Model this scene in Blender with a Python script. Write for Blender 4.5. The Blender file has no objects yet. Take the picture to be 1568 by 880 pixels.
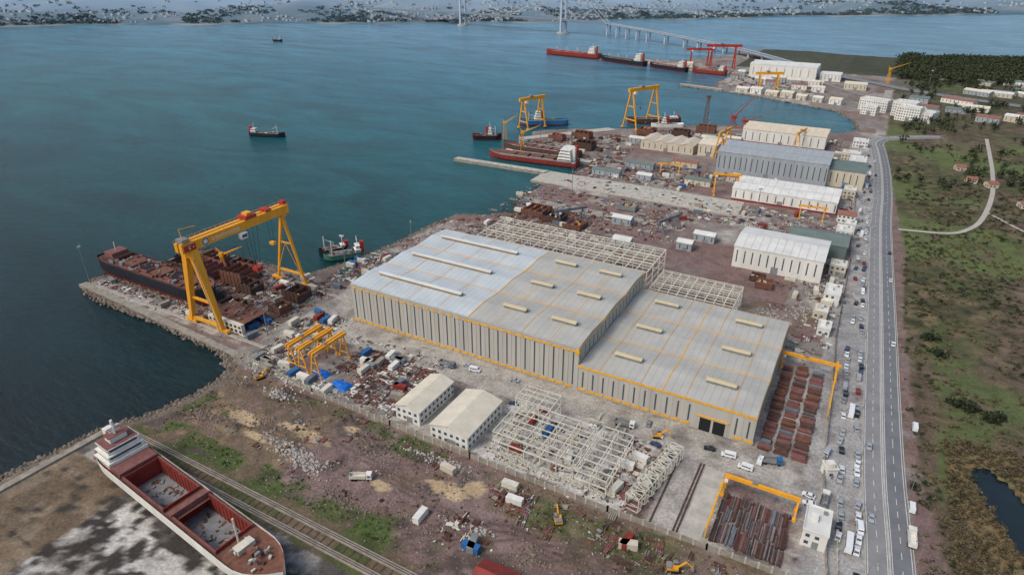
import bpy, math, random
import numpy as np
from mathutils import Vector, Matrix
random.seed(7); rng=np.random.default_rng(7)
sc=bpy.context.scene; COL=sc.collection
def lin(r,g,b):
    o=[]
    for c in (r,g,b):
        c/=255.0; o.append(c/12.92 if c<=.04045 else ((c+.055)/1.055)**2.4)
    return tuple(o)
# ------------------------------------------------------------ materials
MATS={}
def mat(name,c,rough=.8,var=.18,scale=.25,metal=0.0,streak=False,bump=0.0,spec=.3):
    if name in MATS: return MATS[name]
    m=bpy.data.materials.new(name); m.use_nodes=True; nt=m.node_tree; n=nt.nodes; L=nt.links
    b=n['Principled BSDF']; b.inputs['Roughness'].default_value=rough; b.inputs['Metallic'].default_value=metal
    b.inputs['Specular IOR Level'].default_value=spec
    g=n.new('ShaderNodeNewGeometry'); mp=n.new('ShaderNodeMapping'); L.new(g.outputs['Position'],mp.inputs['Vector'])
    if streak: mp.inputs['Scale'].default_value=(1,1,.08)
    n1=n.new('ShaderNodeTexNoise'); n1.inputs['Scale'].default_value=scale; n1.inputs['Detail'].default_value=6; n1.inputs['Roughness'].default_value=.65
    L.new(mp.outputs[0],n1.inputs['Vector'])
    mr=n.new('ShaderNodeMapRange'); mr.inputs[1].default_value=.3; mr.inputs[2].default_value=.7; mr.inputs[3].default_value=1-var; mr.inputs[4].default_value=1+var
    L.new(n1.outputs['Fac'],mr.inputs[0])
    vm=n.new('ShaderNodeVectorMath'); vm.operation='SCALE'; vm.inputs[0].default_value=c; L.new(mr.outputs[0],vm.inputs['Scale'])
    L.new(vm.outputs[0],b.inputs['Base Color'])
    if bump>0:
        bp=n.new('ShaderNodeBump'); bp.inputs['Strength'].default_value=bump; bp.inputs['Distance'].default_value=.3
        L.new(n1.outputs['Fac'],bp.inputs['Height']); L.new(bp.outputs[0],b.inputs['Normal'])
    MATS[name]=m; return m
M=dict(
 wall=mat('hall_cladding',lin(174,171,162),.6,.12,.3,streak=True),
 roofw=mat('roof_pale',lin(188,195,196),.55,.13,.08),
 roofg=mat('roof_grey',lin(174,173,165),.6,.13,.08),
 seam=mat('roof_seam',lin(138,138,134),.6,.1,.3),
 glass=mat('strip_window',lin(66,78,88),.25,.2,.5,spec=.5),
 yel=mat('yellow_trim',lin(224,165,50),.5,.15,.6),
 crane=mat('crane_yellow_paint',lin(228,160,45),.5,.14,.4,streak=True),
 beige=mat('monitor_beige',lin(190,178,146),.6,.1,.4),
 cream=mat('cream_steel',lin(204,200,184),.6,.16,.5),
 creamroof=mat('cream_roof',lin(208,200,180),.7,.12,.2),
 white=mat('white_paint',lin(218,216,208),.6,.14,.3,streak=True),
 whiteroof=mat('white_roof',lin(208,208,202),.6,.14,.12),
 dark=mat('dark_opening',(.015,.015,.017),.8,.2,.5),
 rust=mat('rust_steel',lin(114,78,64),.85,.40,.6),
 rust2=mat('dark_rust_steel',lin(84,64,57),.85,.40,.6),
 redplate=mat('primer_red_plate',lin(122,82,76),.75,.30,.5),
 blueplate=mat('blue_grey_plate',lin(104,112,120),.6,.25,.5),
 navy=mat('navy_hull',lin(32,36,46),.55,.3,.4),
 red=mat('red_paint',lin(166,56,46),.55,.2,.4),
 hullred=mat('hull_red',lin(132,52,44),.6,.3,.3),
 blue=mat('blue_paint',lin(48,100,150),.55,.2,.4),
 tarp=mat('blue_tarp',lin(20,104,190),.5,.25,.8,bump=.6),
 green=mat('green_paint',lin(70,112,94),.6,.2,.4),
 greenroof=mat('green_grey_roof',lin(104,118,112),.6,.14,.2),
 bluegrey=mat('blue_grey_cladding',lin(154,160,163),.55,.14,.3,streak=True),
 tan=mat('tan_cladding',lin(196,186,166),.7,.14,.3,streak=True),
 brick=mat('red_roof_tiles',lin(138,96,82),.85,.25,.5),
 conc=mat('concrete',lin(176,172,160),.9,.22,.25),
 concd=mat('old_concrete',lin(144,137,125),.9,.32,.35),
 rock=mat('riprap_rock',lin(122,110,98),.95,.4,.3),
 rockw=mat('pale_rubble',lin(172,166,158),.95,.3,.5),
 black=mat('rubber_black',(.012,.012,.013),.8,.1,1),
 grey=mat('grey_paint',lin(128,130,130),.6,.2,.4),
 leaf=mat('leaf_dark',(.030,.042,.020),.9,.4,.3),
 leaf2=mat('leaf_light',(.062,.075,.032),.9,.4,.3),
 leaf3=mat('leaf_dry',(.13,.10,.055),.9,.4,.3),
 bark=mat('bark',(.09,.06,.04),.95,.3,2),
)
# ------------------------------------------------------------ mesh builder
class MB:
    def __init__(s): s.v=[];s.f=[];s.m=[];s.mats=[]
    def mi(s,k):
        if k not in s.mats: s.mats.append(k)
        return s.mats.index(k)
    def hexa(s,P,k):
        b=len(s.v); s.v+= [tuple(p) for p in P]; i=s.mi(k)
        for q in ((3,2,1,0),(4,5,6,7),(0,1,5,4),(1,2,6,5),(2,3,7,6),(3,0,4,7)):
            s.f.append(tuple(b+a for a in q)); s.m.append(i)
    def box(s,x0,x1,y0,y1,z0,z1,k):
        s.hexa([(x0,y0,z0),(x1,y0,z0),(x1,y1,z0),(x0,y1,z0),(x0,y0,z1),(x1,y0,z1),(x1,y1,z1),(x0,y1,z1)],k)
    def rbox(s,cx,cy,z0,lx,ly,lz,a,k,taper=1.0):
        c,n=math.cos(a),math.sin(a); P=[]
        for z,t in ((z0,1),(z0+lz,taper)):
            for u,w in ((-1,-1),(1,-1),(1,1),(-1,1)):
                x=u*lx/2*t;y=w*ly/2*t; P.append((cx+x*c-y*n,cy+x*n+y*c,z))
        s.hexa(P,k)
    def beam(s,p,q,w,h,k,w2=None,h2=None):
        p=Vector(p);q=Vector(q);d=(q-p)
        if d.length<1e-6: return
        d.normalize(); up=Vector((0,0,1)) if abs(d.z)<.95 else Vector((0,1,0))
        a=d.cross(up).normalized(); b=a.cross(d).normalized()
        w2=w2 or w;h2=h2 or h
        s.hexa([p-a*w/2-b*h/2,p+a*w/2-b*h/2,p+a*w/2+b*h/2,p-a*w/2+b*h/2,q-a*w2/2-b*h2/2,q+a*w2/2-b*h2/2,q+a*w2/2+b*h2/2,q-a*w2/2+b*h2/2],k)
    def poly(s,pts,k):
        b=len(s.v); s.v+=[tuple(p) for p in pts]; s.f.append(tuple(range(b,b+len(pts)))); s.m.append(s.mi(k))
    def prism(s,pts,z0,z1,k,kt=None):
        n=len(pts)
        s.poly([(x,y,z1) for x,y in pts],kt or k)
        for i in range(n):
            a=pts[i];b=pts[(i+1)%n]
            s.poly([(a[0],a[1],z0),(b[0],b[1],z0),(b[0],b[1],z1),(a[0],a[1],z1)],k)
    def cyl(s,c,r,z0,z1,k,n=10,r2=None,axis='z'):
        r2=r if r2 is None else r2; P=[];Q=[]
        for i in range(n):
            a=2*math.pi*i/n; ca,sa=math.cos(a),math.sin(a)
            if axis=='z': P.append((c[0]+r*ca,c[1]+r*sa,z0));Q.append((c[0]+r2*ca,c[1]+r2*sa,z1))
            elif axis=='y': P.append((c[0]+r*ca,z0,c[1]+r*sa));Q.append((c[0]+r2*ca,z1,c[1]+r2*sa))
            else: P.append((z0,c[0]+r*ca,c[1]+r*sa));Q.append((z1,c[0]+r2*ca,c[1]+r2*sa))
        b=len(s.v);s.v+=P+Q;i0=s.mi(k)
        for i in range(n):
            j=(i+1)%n;s.f.append((b+i,b+j,b+n+j,b+n+i));s.m.append(i0)
        s.f.append(tuple(b+n+i for i in range(n)));s.m.append(i0)
        s.f.append(tuple(b+n-1-i for i in range(n)));s.m.append(i0)
    def mesh(s,name):
        me=bpy.data.meshes.new(name); me.from_pydata(s.v,[],s.f)
        for k in s.mats: me.materials.append(M[k])
        me.polygons.foreach_set('material_index',s.m); me.update(); return me
    def obj(s,name,loc=(0,0,0),rz=0,parent=None):
        o=bpy.data.objects.new(name,s.mesh(name)); COL.objects.link(o); o.location=loc; o.rotation_euler=(0,0,rz)
        if parent: o.parent=parent
        return o
def empty(name,loc=(0,0,0),rz=0):
    e=bpy.data.objects.new(name,None); COL.objects.link(e); e.location=loc; e.rotation_euler=(0,0,rz); return e
def inst(name,me,loc,rz=0,s=1):
    o=bpy.data.objects.new(name,me); COL.objects.link(o); o.location=loc; o.rotation_euler=(0,0,rz); o.scale=(s,s,s); return o
def npmesh(name,V,F4,mi,mats):
    me=bpy.data.meshes.new(name); nf=len(F4)
    me.vertices.add(len(V)); me.vertices.foreach_set('co',np.ascontiguousarray(V,dtype=np.float32).ravel())
    me.loops.add(nf*4); me.loops.foreach_set('vertex_index',np.ascontiguousarray(F4,dtype=np.int32).ravel())
    me.polygons.add(nf); me.polygons.foreach_set('loop_start',np.arange(nf,dtype=np.int32)*4)
    try: me.polygons.foreach_set('loop_total',np.full(nf,4,dtype=np.int32))
    except Exception: pass
    for m in mats: me.materials.append(m)
    if mi is not None: me.polygons.foreach_set('material_index',np.ascontiguousarray(mi,dtype=np.int32))
    me.update(calc_edges=True); me.validate(); return me
def scatter(name,T,P,S,R,mats,sz=None):
    V,F,mi=T; n=len(P); c=np.cos(R)[:,None];s=np.sin(R)[:,None]
    sz=S if sz is None else sz
    X=V[None,:,0]*S[:,None];Y=V[None,:,1]*S[:,None];Z=V[None,:,2]*sz[:,None]
    W=np.stack([X*c-Y*s+P[:,0:1],X*s+Y*c+P[:,1:2],Z+P[:,2:3]],-1).reshape(-1,3)
    FF=(F[None]+(np.arange(n)*len(V))[:,None,None]).reshape(-1,4)
    me=npmesh(name,W,FF,np.tile(mi,n),mats); o=bpy.data.objects.new(name,me); COL.objects.link(o); return o
# ------------------------------------------------------------ numpy noise
def vnoise(x,y,s,seed=0):
    x=x/s+1000;y=y/s+1000; xi=np.floor(x).astype(np.int64);yi=np.floor(y).astype(np.int64);fx=x-xi;fy=y-yi
    fx=fx*fx*(3-2*fx);fy=fy*fy*(3-2*fy)
    def h(a,b):
        n=(a*374761393+b*668265263+seed*974711)&0x7fffffff; n=((n^(n>>13))*1274126177)&0x7fffffff
        return ((n^(n>>16))&0xffff)/65535.0
    return (h(xi,yi)*(1-fx)+h(xi+1,yi)*fx)*(1-fy)+(h(xi,yi+1)*(1-fx)+h(xi+1,yi+1)*fx)*fy
def fbm(x,y,s,seed=0,o=4):
    t=0;a=.5;w=0
    for i in range(o): t=t+a*vnoise(x,y,s/2**i,seed+i*17);w+=a;a*=.55
    return t/w
def inpoly(X,Y,P):
    r=np.zeros(X.shape,bool);n=len(P)
    for i in range(n):
        x1,y1=P[i];x2,y2=P[(i+1)%n]
        if y1==y2: continue
        c=((y1>Y)!=(y2>Y))&(X<(x2-x1)*(Y-y1)/(y2-y1)+x1); r^=c
    return r
RCY=[-200,100,178,236,347,502,583,664,740]; RCX=[50,39.5,35.5,31.5,27,21,19.5,16,10]
def rc(y): return np.interp(y,RCY,RCX)
# ------------------------------------------------------------ coast
COAST=[(-262,-600),(-255,0),(-252,66),(-249,85),(-246,102),(-238,116),(-234,134),(-233,148),(-237,157),(-247,163),(-258,166),(-306,169),(-359,169),(-380,173),(-387,180),(-386,187),(-300,188),(-300,206),(-372,206),(-371,238),(-324,246),(-281,247),(-270,276),(-267,295),(-263,314),(-263,344),(-258,380),(-238,388),(-222,405),(-234,441),(-235,478),(-248,481),(-248,512),(-228,514),(-222,552),(-310,556),(-312,600),(-330,640),(-322,655),(-290,680),(-245,705),(-218,725),(-184,757),(-138,785),(-89,798),(-27,797),(-11,824),(-19,876),(-41,928),(-95,955),(-161,989),(-210,1003),(-272,1018),(-272,1025),(-215,1022),(-228,1079),(-219,1175),(-311,1180),(-382,1210),(-480,1230),(-600,1252),(-600,1275),(-480,1262),(-350,1290),(-290,1400),(-242,1550),(-150,1560),(-73,1535),(75,1531),(220,1561),(900,1700),(5000,2200),(5000,-600)]
xs=np.concatenate([np.arange(-760,-420,7.0),np.arange(-420,130,1.6),np.arange(130,420,5.0),np.array([420,450,500,560,650,800,1000,1400,2000,3000,5200])])
ys=np.concatenate([np.array([-700,-500,-350,-250,-150,-100,-60,-20,10,30]),np.arange(40,170,1.1),np.arange(170,560,1.6),np.arange(560,1000,3.0),np.arange(1000,1600,6.0),np.array([1610,1650,1700,1800,2000,2300])])
X,Y=np.meshgrid(xs,ys); 
wx=(fbm(X,Y,9,3)-.5)*5; wy=(fbm(X,Y,9,9)-.5)*5
rocky=((X<-225)&(Y<400))|(Y>760)
land=inpoly(X+wx*.5*rocky,Y+wy*.5*rocky,COAST)
Z=np.where(land,0.0,-6.0)
Z=Z+np.where(land&(X>60),np.clip((X-60)/200,0,1)*(fbm(X,Y,90,4)-.4)*6,0)
C=np.zeros(X.shape+(4,)); 
def setc(m,c,r=.95,v=0):
    C[m,0]=c[0];C[m,1]=c[1];C[m,2]=c[2];C[m,3]=r
def mixc(m,c,w):
    w=np.clip(w,0,1)*m
    for i in range(3): C[...,i]=C[...,i]*(1-w)+c[i]*w
RED=(.190,.128,.112);BRN=(.150,.110,.072);CON=(.37,.345,.30);GRS=(.080,.095,.034);SCR=(.085,.076,.040);DRY=(.165,.13,.072);GRY=(.225,.20,.175);WHT=(.50,.48,.44);DRK=(.045,.04,.035)
al=np.ones(X.shape,bool)
f60=fbm(X,Y,60,1);f20=fbm(X,Y,20,2);f8=fbm(X,Y,8,5);f3=fbm(X,Y,3.2,6,2);f120=fbm(X,Y,150,8)
setc(al,RED)
mixc(al,BRN,(f20-.5)*5); mixc(al,GRY,(f8-.52)*4)
m=(X<15)&(Y>345); mixc(m,GRY,(f20-.4)*5); mixc(m,CON,(fbm(X,Y,30,31)-.54)*9)
m=(X<5)&(Y>500); mixc(m,GRY,.45+0*X); mixc(m,RED,(fbm(X,Y,25,32)-.5)*8)
m=(X<-20)&(Y>345)&(Y<470); mixc(m,RED,(fbm(X,Y,40,35)-.35)*5)
m=inpoly(X,Y,[(-248,481),(-248,512),(-75,510),(-72,474)]); mixc(m,CON,.9-(f8-.5)*1.5)
m=inpoly(X,Y,[(-240,441),(-100,436),(-100,426),(-238,428)]); mixc(m,CON,.7+0*X)
yx=X+wx*.3; yy=Y+wy*.3
m=(yy>161)&(yy<203)&(X>-245)&(X<14); setc(m,GRY); mixc(m,CON,(f8-.40)*5); mixc(m,RED,(fbm(X,Y,14,41)-.53)*6); mixc(m,DRK,(f3-.66)*5)
m=(yy>200)&(yy<219.5)&(X>-245)&(X<14); setc(m,CON); mixc(m,GRY,(f8-.52)*4);mixc(m,DRK,(f3-.72)*4)
m=(yx>-248)&(yx<-217)&(Y>163)&(Y<310); setc(m,CON); mixc(m,GRY,(f8-.45)*4)
m=(yx>-268)&(yx<-217)&(yy>300)&(Y<370); mixc(m,CON,(f8-.3)*2); 
m=(X>-200)&(X<8)&(Y>303)&(Y<314); setc(m,GRY)
m=(X>-382)&(X<-245)&(Y>172)&(Y<187); setc(m,CON);mixc(m,RED,(f8-.5)*5)
m=(X>-372)&(X<-245)&(Y>204)&(Y<247); setc(m,GRY);mixc(m,BRN,(f8-.5)*5)
m=(yx>-110)&(yx<-46)&(yy>162)&(yy<200); setc(m,WHT); mixc(m,GRY,(f3-.5)*3)
m=(X>-38)&(X<-19)&(Y>161)&(Y<200);setc(m,CON)
m=(yx>-15)&(yx<14)&(yy>216)&(yy<300);setc(m,CON);mixc(m,GRY,(f8-.45)*4)
RC=rc(Y); off=X-RC
m=(off>-26)&(off<-6)&(Y<760)&(Y>-100); setc(m,(.34,.33,.31)); mixc(m,RED,(f8-.6)*3); mixc(m,(.22,.22,.22),(f20-.5)*3)
# lower field
fld=(yy<158.5)&(Y>70)&(X<12)
setc(fld,RED); mixc(fld,(.235,.168,.150),(f20-.5)*5); mixc(fld,BRN,(f8-.56)*5)
mud=fld&(yx<-165)&(yy>108); setc(mud,BRN); mixc(mud,RED,(f8-.5)*4); mixc(mud,(.25,.18,.10),(f3-.55)*5)
g1=fld&(yy>108)&(yy<119)&(X<-90); mixc(g1,(.07,.10,.028),(f8-.38)*7)
mixc(fld,GRS,(fbm(X,Y,22,51)-.64)*14)
mixc(fld,(.085,.066,.055),(fbm(X,Y,10,52)-.60)*9)
m=fld&(yy>140)&(X>-90);mixc(m,BRN,.7+0*X);mixc(m,GRS,(fbm(X,Y,16,55)-.56)*9);mixc(m,DRY,(f3-.55)*4)
m=fld&(X>-190)&(yy>153)&(X<-95);mixc(m,GRS,(f8-.42)*5)
wob=(fbm(X,Y,25,57)-.5)*9
for (cx_,cy_,r_) in ((-70,95,42),(-66,92,46),(-120,70,66),(-30,60,80),(-36,60,84),(-150,190,52),(-100,230,98),(-20,110,34),(-180,60,74)):
    d_=np.abs(np.hypot(X-cx_,Y-cy_)+wob-r_); d2_=np.abs(d_-1.1)
    mixc(fld,(.105,.072,.060),(.75-d2_)*1.2)
pud=fld&((((X+105)/10)**2+((Y-141)/3.2)**2+(f3-.5)*1.6<1)|(((X+97)/4)**2+((Y-146)/4)**2+(f3-.5)*1.6<1)|(((X+173)/12)**2+((Y-139)/2.2)**2+(f3-.5)*2<1)|(((X+203)/9)**2+((Y-134)/3)**2+(f3-.5)*2<1)|(((X+128)/4)**2+((Y-131)/2.2)**2+(f3-.5)<1)|(((X+158)/3)**2+((Y-150)/2)**2+(f3-.5)<1)|(((X+190)/7)**2+((Y-128)/1.8)**2+(f3-.5)*2<1))
setc(pud,(.46,.34,.20),.3)
m=(yy<101)&(X<-95); setc(m,(.28,.255,.225)); mixc(m,(.10,.088,.078),(f8-.46)*10)
m=(yy<88)&(X<-120); mixc(m,WHT,(fbm(X,Y,12,61)-.48)*14); mixc(m,DRK,(fbm(X,Y,7,62)-.52)*18); mixc(m,DRK,(f3-.60)*9)
m=(yy<88)&(yx<-205); setc(m,BRN); mixc(m,(.22,.17,.12),(f8-.5)*8); mixc(m,DRK,(f3-.6)*5)
m=(yy<110)&(yy>97)&(X<-95); setc(m,BRN); mixc(m,GRS,(f8-.4)*6)
# inland
inl=(off>6)&land
setc(inl,SCR); mixc(inl,GRS,(f20-.46)*5); mixc(inl,(.120,.088,.060),(f60-.45)*7); mixc(inl,DRY,(f8-.56)*6); mixc(inl,(.04,.045,.024),(f3-.53)*4)
mixc(inl&(Y>450),(.105,.130,.046),(fbm(X,Y,80,71)-.56)*12)
mixc(inl&(X>50)&(Y<330),(.095,.115,.044),(fbm(X,Y,50,73)-.48)*8)
mixc(inl&(off>24)&(Y<225),(.185,.145,.075),(fbm(X,Y,12,75)-.36)*6)
mixc(inl&(f20>.5),(.14,.10,.072),(fbm(X,Y,6,77)-.55)*5)
m=(off>6)&(off+wx*.4<np.interp(Y,[0,187,240,350,470,600],[26,16,12,11,14,8]))&(Y<620); setc(m,RED); mixc(m,GRY,(f8-.55)*4); mixc(m,GRS,(f3-.66)*6)
m=(Y>930)&(Y<1300)&(X<60)&(off<400); mixc(m,GRY,(f60-.25)*3)
m=(Y>930)&(Y<1260)&(X<-80); setc(m,GRY); mixc(m,CON,(f20-.4)*5); mixc(m,RED,(f8-.55)*5)
m=(Y>1000)&(X>-60); mixc(m,(.06,.07,.038),.4+(f60-.5)*3)
m=(Y>1260)&(X<400)&(X>-240); mixc(m,(.045,.055,.03),.9+0*X)
shore=land&~inpoly(X+4,Y,COAST)|land&~inpoly(X,Y+4,COAST)|land&~inpoly(X-4,Y,COAST)|land&~inpoly(X,Y-4,COAST)
mixc(shore&(Y<400)&(X<-225),(.17,.145,.115),.75+0*X)
setc(~land,(.10,.085,.065))
PD=[(61,247),(66,249),(72,243),(78,232),(90,222),(92,196),(80,198),(72,208),(66,222),(62,236)]
pm=inpoly(X+wx*.25,Y+wy*.25,PD); Z[pm]-=1.5
near=inpoly(X+wx*.6,Y+wy*.6,[(54,256),(70,259),(87,246),(103,230),(103,180),(74,186),(60,206),(54,232)])&~pm; mixc(near,(.20,.145,.07),.5+(f3-.3)*1.4)
V=np.stack([X,Y,Z],-1).reshape(-1,3); ny,nx=X.shape
I=np.arange(ny*nx).reshape(ny,nx); F=np.stack([I[:-1,:-1],I[:-1,1:],I[1:,1:],I[1:,:-1]],-1).reshape(-1,4)
gm=bpy.data.materials.new('ground_surface'); gm.use_nodes=True; nt=gm.node_tree;n=nt.nodes;L=nt.links;b=n['Principled BSDF']
at=n.new('ShaderNodeAttribute');at.attribute_name='Col'
geo=n.new('ShaderNodeNewGeometry')
na=n.new('ShaderNodeTexNoise');na.inputs['Scale'].default_value=.9;na.inputs['Detail'].default_value=8;na.inputs['Roughness'].default_value=.8;L.new(geo.outputs['Position'],na.inputs['Vector'])
nb=n.new('ShaderNodeTexNoise');nb.inputs['Scale'].default_value=.12;nb.inputs['Detail'].default_value=7;nb.inputs['Roughness'].default_value=.65;nb.inputs['Distortion'].default_value=.8;L.new(geo.outputs['Position'],nb.inputs['Vector'])
r1=n.new('ShaderNodeMapRange');r1.inputs[1].default_value=.3;r1.inputs[2].default_value=.7;r1.inputs[3].default_value=.45;r1.inputs[4].default_value=1.55;L.new(na.outputs['Fac'],r1.inputs[0])
r2=n.new('ShaderNodeMapRange');r2.inputs[1].default_value=.3;r2.inputs[2].default_value=.7;r2.inputs[3].default_value=.68;r2.inputs[4].default_value=1.32;L.new(nb.outputs['Fac'],r2.inputs[0])
mm=n.new('ShaderNodeMath');mm.operation='MULTIPLY';L.new(r1.outputs[0],mm.inputs[0]);L.new(r2.outputs[0],mm.inputs[1])
vs=n.new('ShaderNodeVectorMath');vs.operation='SCALE';L.new(at.outputs['Color'],vs.inputs[0]);L.new(mm.outputs[0],vs.inputs['Scale']);L.new(vs.outputs[0],b.inputs['Base Color'])
L.new(at.outputs['Alpha'],b.inputs['Roughness']); b.inputs['Specular IOR Level'].default_value=.25
bp=n.new('ShaderNodeBump');bp.inputs['Strength'].default_value=.6;bp.inputs['Distance'].default_value=.4;L.new(na.outputs['Fac'],bp.inputs['Height']);L.new(bp.outputs[0],b.inputs['Normal'])
me=npmesh('ground',V,F,None,[gm]); ca=me.color_attributes.new('Col','FLOAT_COLOR','POINT'); ca.data.foreach_set('color',C.reshape(-1).astype(np.float32))
COL.objects.link(bpy.data.objects.new('ground',me))
# ------------------------------------------------------------ sea
wm=bpy.data.materials.new('sea_water'); wm.use_nodes=True; nt=wm.node_tree;n=nt.nodes;L=nt.links;b=n['Principled BSDF']
geo=n.new('ShaderNodeNewGeometry');sx=n.new('ShaderNodeSeparateXYZ');L.new(geo.outputs['Position'],sx.inputs[0])
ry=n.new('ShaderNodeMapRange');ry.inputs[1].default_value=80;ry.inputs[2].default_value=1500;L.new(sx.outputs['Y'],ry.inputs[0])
cr=n.new('ShaderNodeValToRGB');e=cr.color_ramp.elements;e[0].position=0;e[0].color=(.0005,.008,.009,1);e[1].position=1;e[1].color=(.090,.215,.30,1)  # water tone along Y; the pale far end has haze painted in
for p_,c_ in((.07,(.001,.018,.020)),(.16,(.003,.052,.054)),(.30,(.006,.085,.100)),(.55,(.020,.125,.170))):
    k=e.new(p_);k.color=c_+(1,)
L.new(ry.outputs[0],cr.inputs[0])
mp=n.new('ShaderNodeMapping');mp.inputs['Scale'].default_value=(.005,.014,1);mp.inputs['Rotation'].default_value=(0,0,.5);L.new(geo.outputs['Position'],mp.inputs['Vector'])
nl=n.new('ShaderNodeTexNoise');nl.inputs['Scale'].default_value=1;nl.inputs['Detail'].default_value=7;nl.inputs['Distortion'].default_value=1.8;L.new(mp.outputs[0],nl.inputs['Vector'])
rl=n.new('ShaderNodeMapRange');rl.inputs[1].default_value=.3;rl.inputs[2].default_value=.7;rl.inputs[3].default_value=.72;rl.inputs[4].default_value=1.4;L.new(nl.outputs['Fac'],rl.inputs[0])
mw=n.new('ShaderNodeMapping');mw.inputs['Scale'].default_value=(.09,.30,.2);mw.inputs['Rotation'].default_value=(0,0,.6);L.new(geo.outputs['Position'],mw.inputs['Vector'])
nw=n.new('ShaderNodeTexNoise');nw.inputs['Scale'].default_value=1;nw.inputs['Detail'].default_value=8;nw.inputs['Roughness'].default_value=.68;L.new(mw.outputs[0],nw.inputs['Vector'])
rw=n.new('ShaderNodeMapRange');rw.inputs[1].default_value=.3;rw.inputs[2].default_value=.7;rw.inputs[3].default_value=.72;rw.inputs[4].default_value=1.28;L.new(nw.outputs['Fac'],rw.inputs[0])
mu=n.new('ShaderNodeMath');mu.operation='MULTIPLY';L.new(rl.outputs[0],mu.inputs[0]);L.new(rw.outputs[0],mu.inputs[1])
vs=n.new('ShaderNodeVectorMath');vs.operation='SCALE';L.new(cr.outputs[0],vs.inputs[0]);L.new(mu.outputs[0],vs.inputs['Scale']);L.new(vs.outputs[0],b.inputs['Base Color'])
b.inputs['Roughness'].default_value=.2;b.inputs['IOR'].default_value=1.33
bp=n.new('ShaderNodeBump');bp.inputs['Strength'].default_value=.65;bp.inputs['Distance'].default_value=2.1;L.new(nw.outputs['Fac'],bp.inputs['Height']);L.new(bp.outputs[0],b.inputs['Normal'])
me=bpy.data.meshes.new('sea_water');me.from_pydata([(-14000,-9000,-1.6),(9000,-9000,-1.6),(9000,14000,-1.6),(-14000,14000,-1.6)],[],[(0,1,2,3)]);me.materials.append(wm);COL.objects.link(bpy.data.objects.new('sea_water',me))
pw=mat('pond_water_surface',(.012,.02,.022),.08,.2,.1,spec=.5)
me=bpy.data.meshes.new('pond_water');me.from_pydata([(50,180,-.6),(110,180,-.6),(110,262,-.6),(50,262,-.6)],[],[(0,1,2,3)]);me.materials.append(pw);COL.objects.link(bpy.data.objects.new('pond_water',me))
# ------------------------------------------------------------ far hills
SX=[-7000,-5000,-2600,-2243,-2082,-1776,-1623,-1172,-943,-698,-345,42,383,3000,6000];SY=[-4000,-2200,600,1019,1205,1375,1538,1763,1972,2194,2515,2798,3058,4600,6000]
hx=np.arange(-7000,6000,24.0); hd=np.concatenate([[-3],np.array([0,6,14,25,40,55,75]),np.arange(95,1200,26),np.arange(1200,5000,110)])
HX,HD=np.meshgrid(hx,hd); HY=np.interp(HX,SX,SY)+HD+(fbm(HX,HX*0,160,81)-.5)*120
def hz(x,y,d):
    s1=np.clip(d/240,0,1);s1=s1*s1*(3-2*s1); s2=np.clip((d-350)/1600,0,1)
    r=fbm(x,y,260,82); z=1.5+s1*np.clip(r-.22,0,1)*62+s1*(fbm(x,y,70,86)-.4)*7+s2*(30+fbm(x,y,700,83)*200)
    town=np.exp(-((x+950)/420)**2); return z*(1-.55*town*(1-s2))
HZ=hz(HX,HY,HD); HZ[0]=-6
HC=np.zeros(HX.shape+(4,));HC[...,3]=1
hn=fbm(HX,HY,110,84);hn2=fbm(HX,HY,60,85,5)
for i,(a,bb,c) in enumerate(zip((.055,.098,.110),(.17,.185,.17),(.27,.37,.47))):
    v=a+(bb-a)*np.clip((hn2-.50)*5,0,1); w=np.clip(.22+HD/1000,0,.93); HC[...,i]=v*(1-w)+c*w  # aerial haze painted into the hill colour, growing with distance inland
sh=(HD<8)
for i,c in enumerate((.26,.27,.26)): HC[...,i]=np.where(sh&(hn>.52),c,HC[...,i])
ny,nx=HX.shape;I=np.arange(ny*nx).reshape(ny,nx);F=np.stack([I[:-1,:-1],I[:-1,1:],I[1:,1:],I[1:,:-1]],-1).reshape(-1,4)
hm=bpy.data.materials.new('haze_tinted_hills');hm.use_nodes=True;nt=hm.node_tree;b=nt.nodes['Principled BSDF'];b.inputs['Roughness'].default_value=1;b.inputs['Specular IOR Level'].default_value=0
a=nt.nodes.new('ShaderNodeAttribute');a.attribute_name='Col';nt.links.new(a.outputs['Color'],b.inputs['Base Color'])
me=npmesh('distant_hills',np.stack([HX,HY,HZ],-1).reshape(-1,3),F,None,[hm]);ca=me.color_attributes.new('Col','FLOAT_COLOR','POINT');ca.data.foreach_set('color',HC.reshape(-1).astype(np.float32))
me.polygons.foreach_set('use_smooth',[True]*len(F))
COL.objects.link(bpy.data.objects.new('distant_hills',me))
M['haze_w']=mat('town_wall_haze_tint',lin(152,166,174),.9,.1,.01);M['haze_r']=mat('town_roof_haze_tint',lin(138,140,144),.9,.1,.01)  # town colours already paled and blued by painted-in haze
def boxT():
    v=np.array([(x,y,z) for z in(-.5,1) for x,y in((-.5,-.5),(.5,-.5),(.5,.5),(-.5,.5))]+[(-.5,0,1.35),(.5,0,1.35)],float)
    f=np.array([(0,1,5,4),(1,2,6,5),(2,3,7,6),(3,0,4,7),(4,5,9,8),(7,8,9,6)]);return v,f,np.array([0,0,0,0,1,1])
tx=np.concatenate([rng.uniform(-3200,900,2200),rng.normal(-950,330,1500)]);td=np.concatenate([rng.exponential(420,2200)+30,rng.exponential(190,1500)+10])
ty=np.interp(tx,SX,SY)+td+(fbm(tx,tx*0,160,81)-.5)*120; k=fbm(tx,ty,130,90)>.47; tx,ty,td=tx[k],ty[k],td[k]
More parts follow.
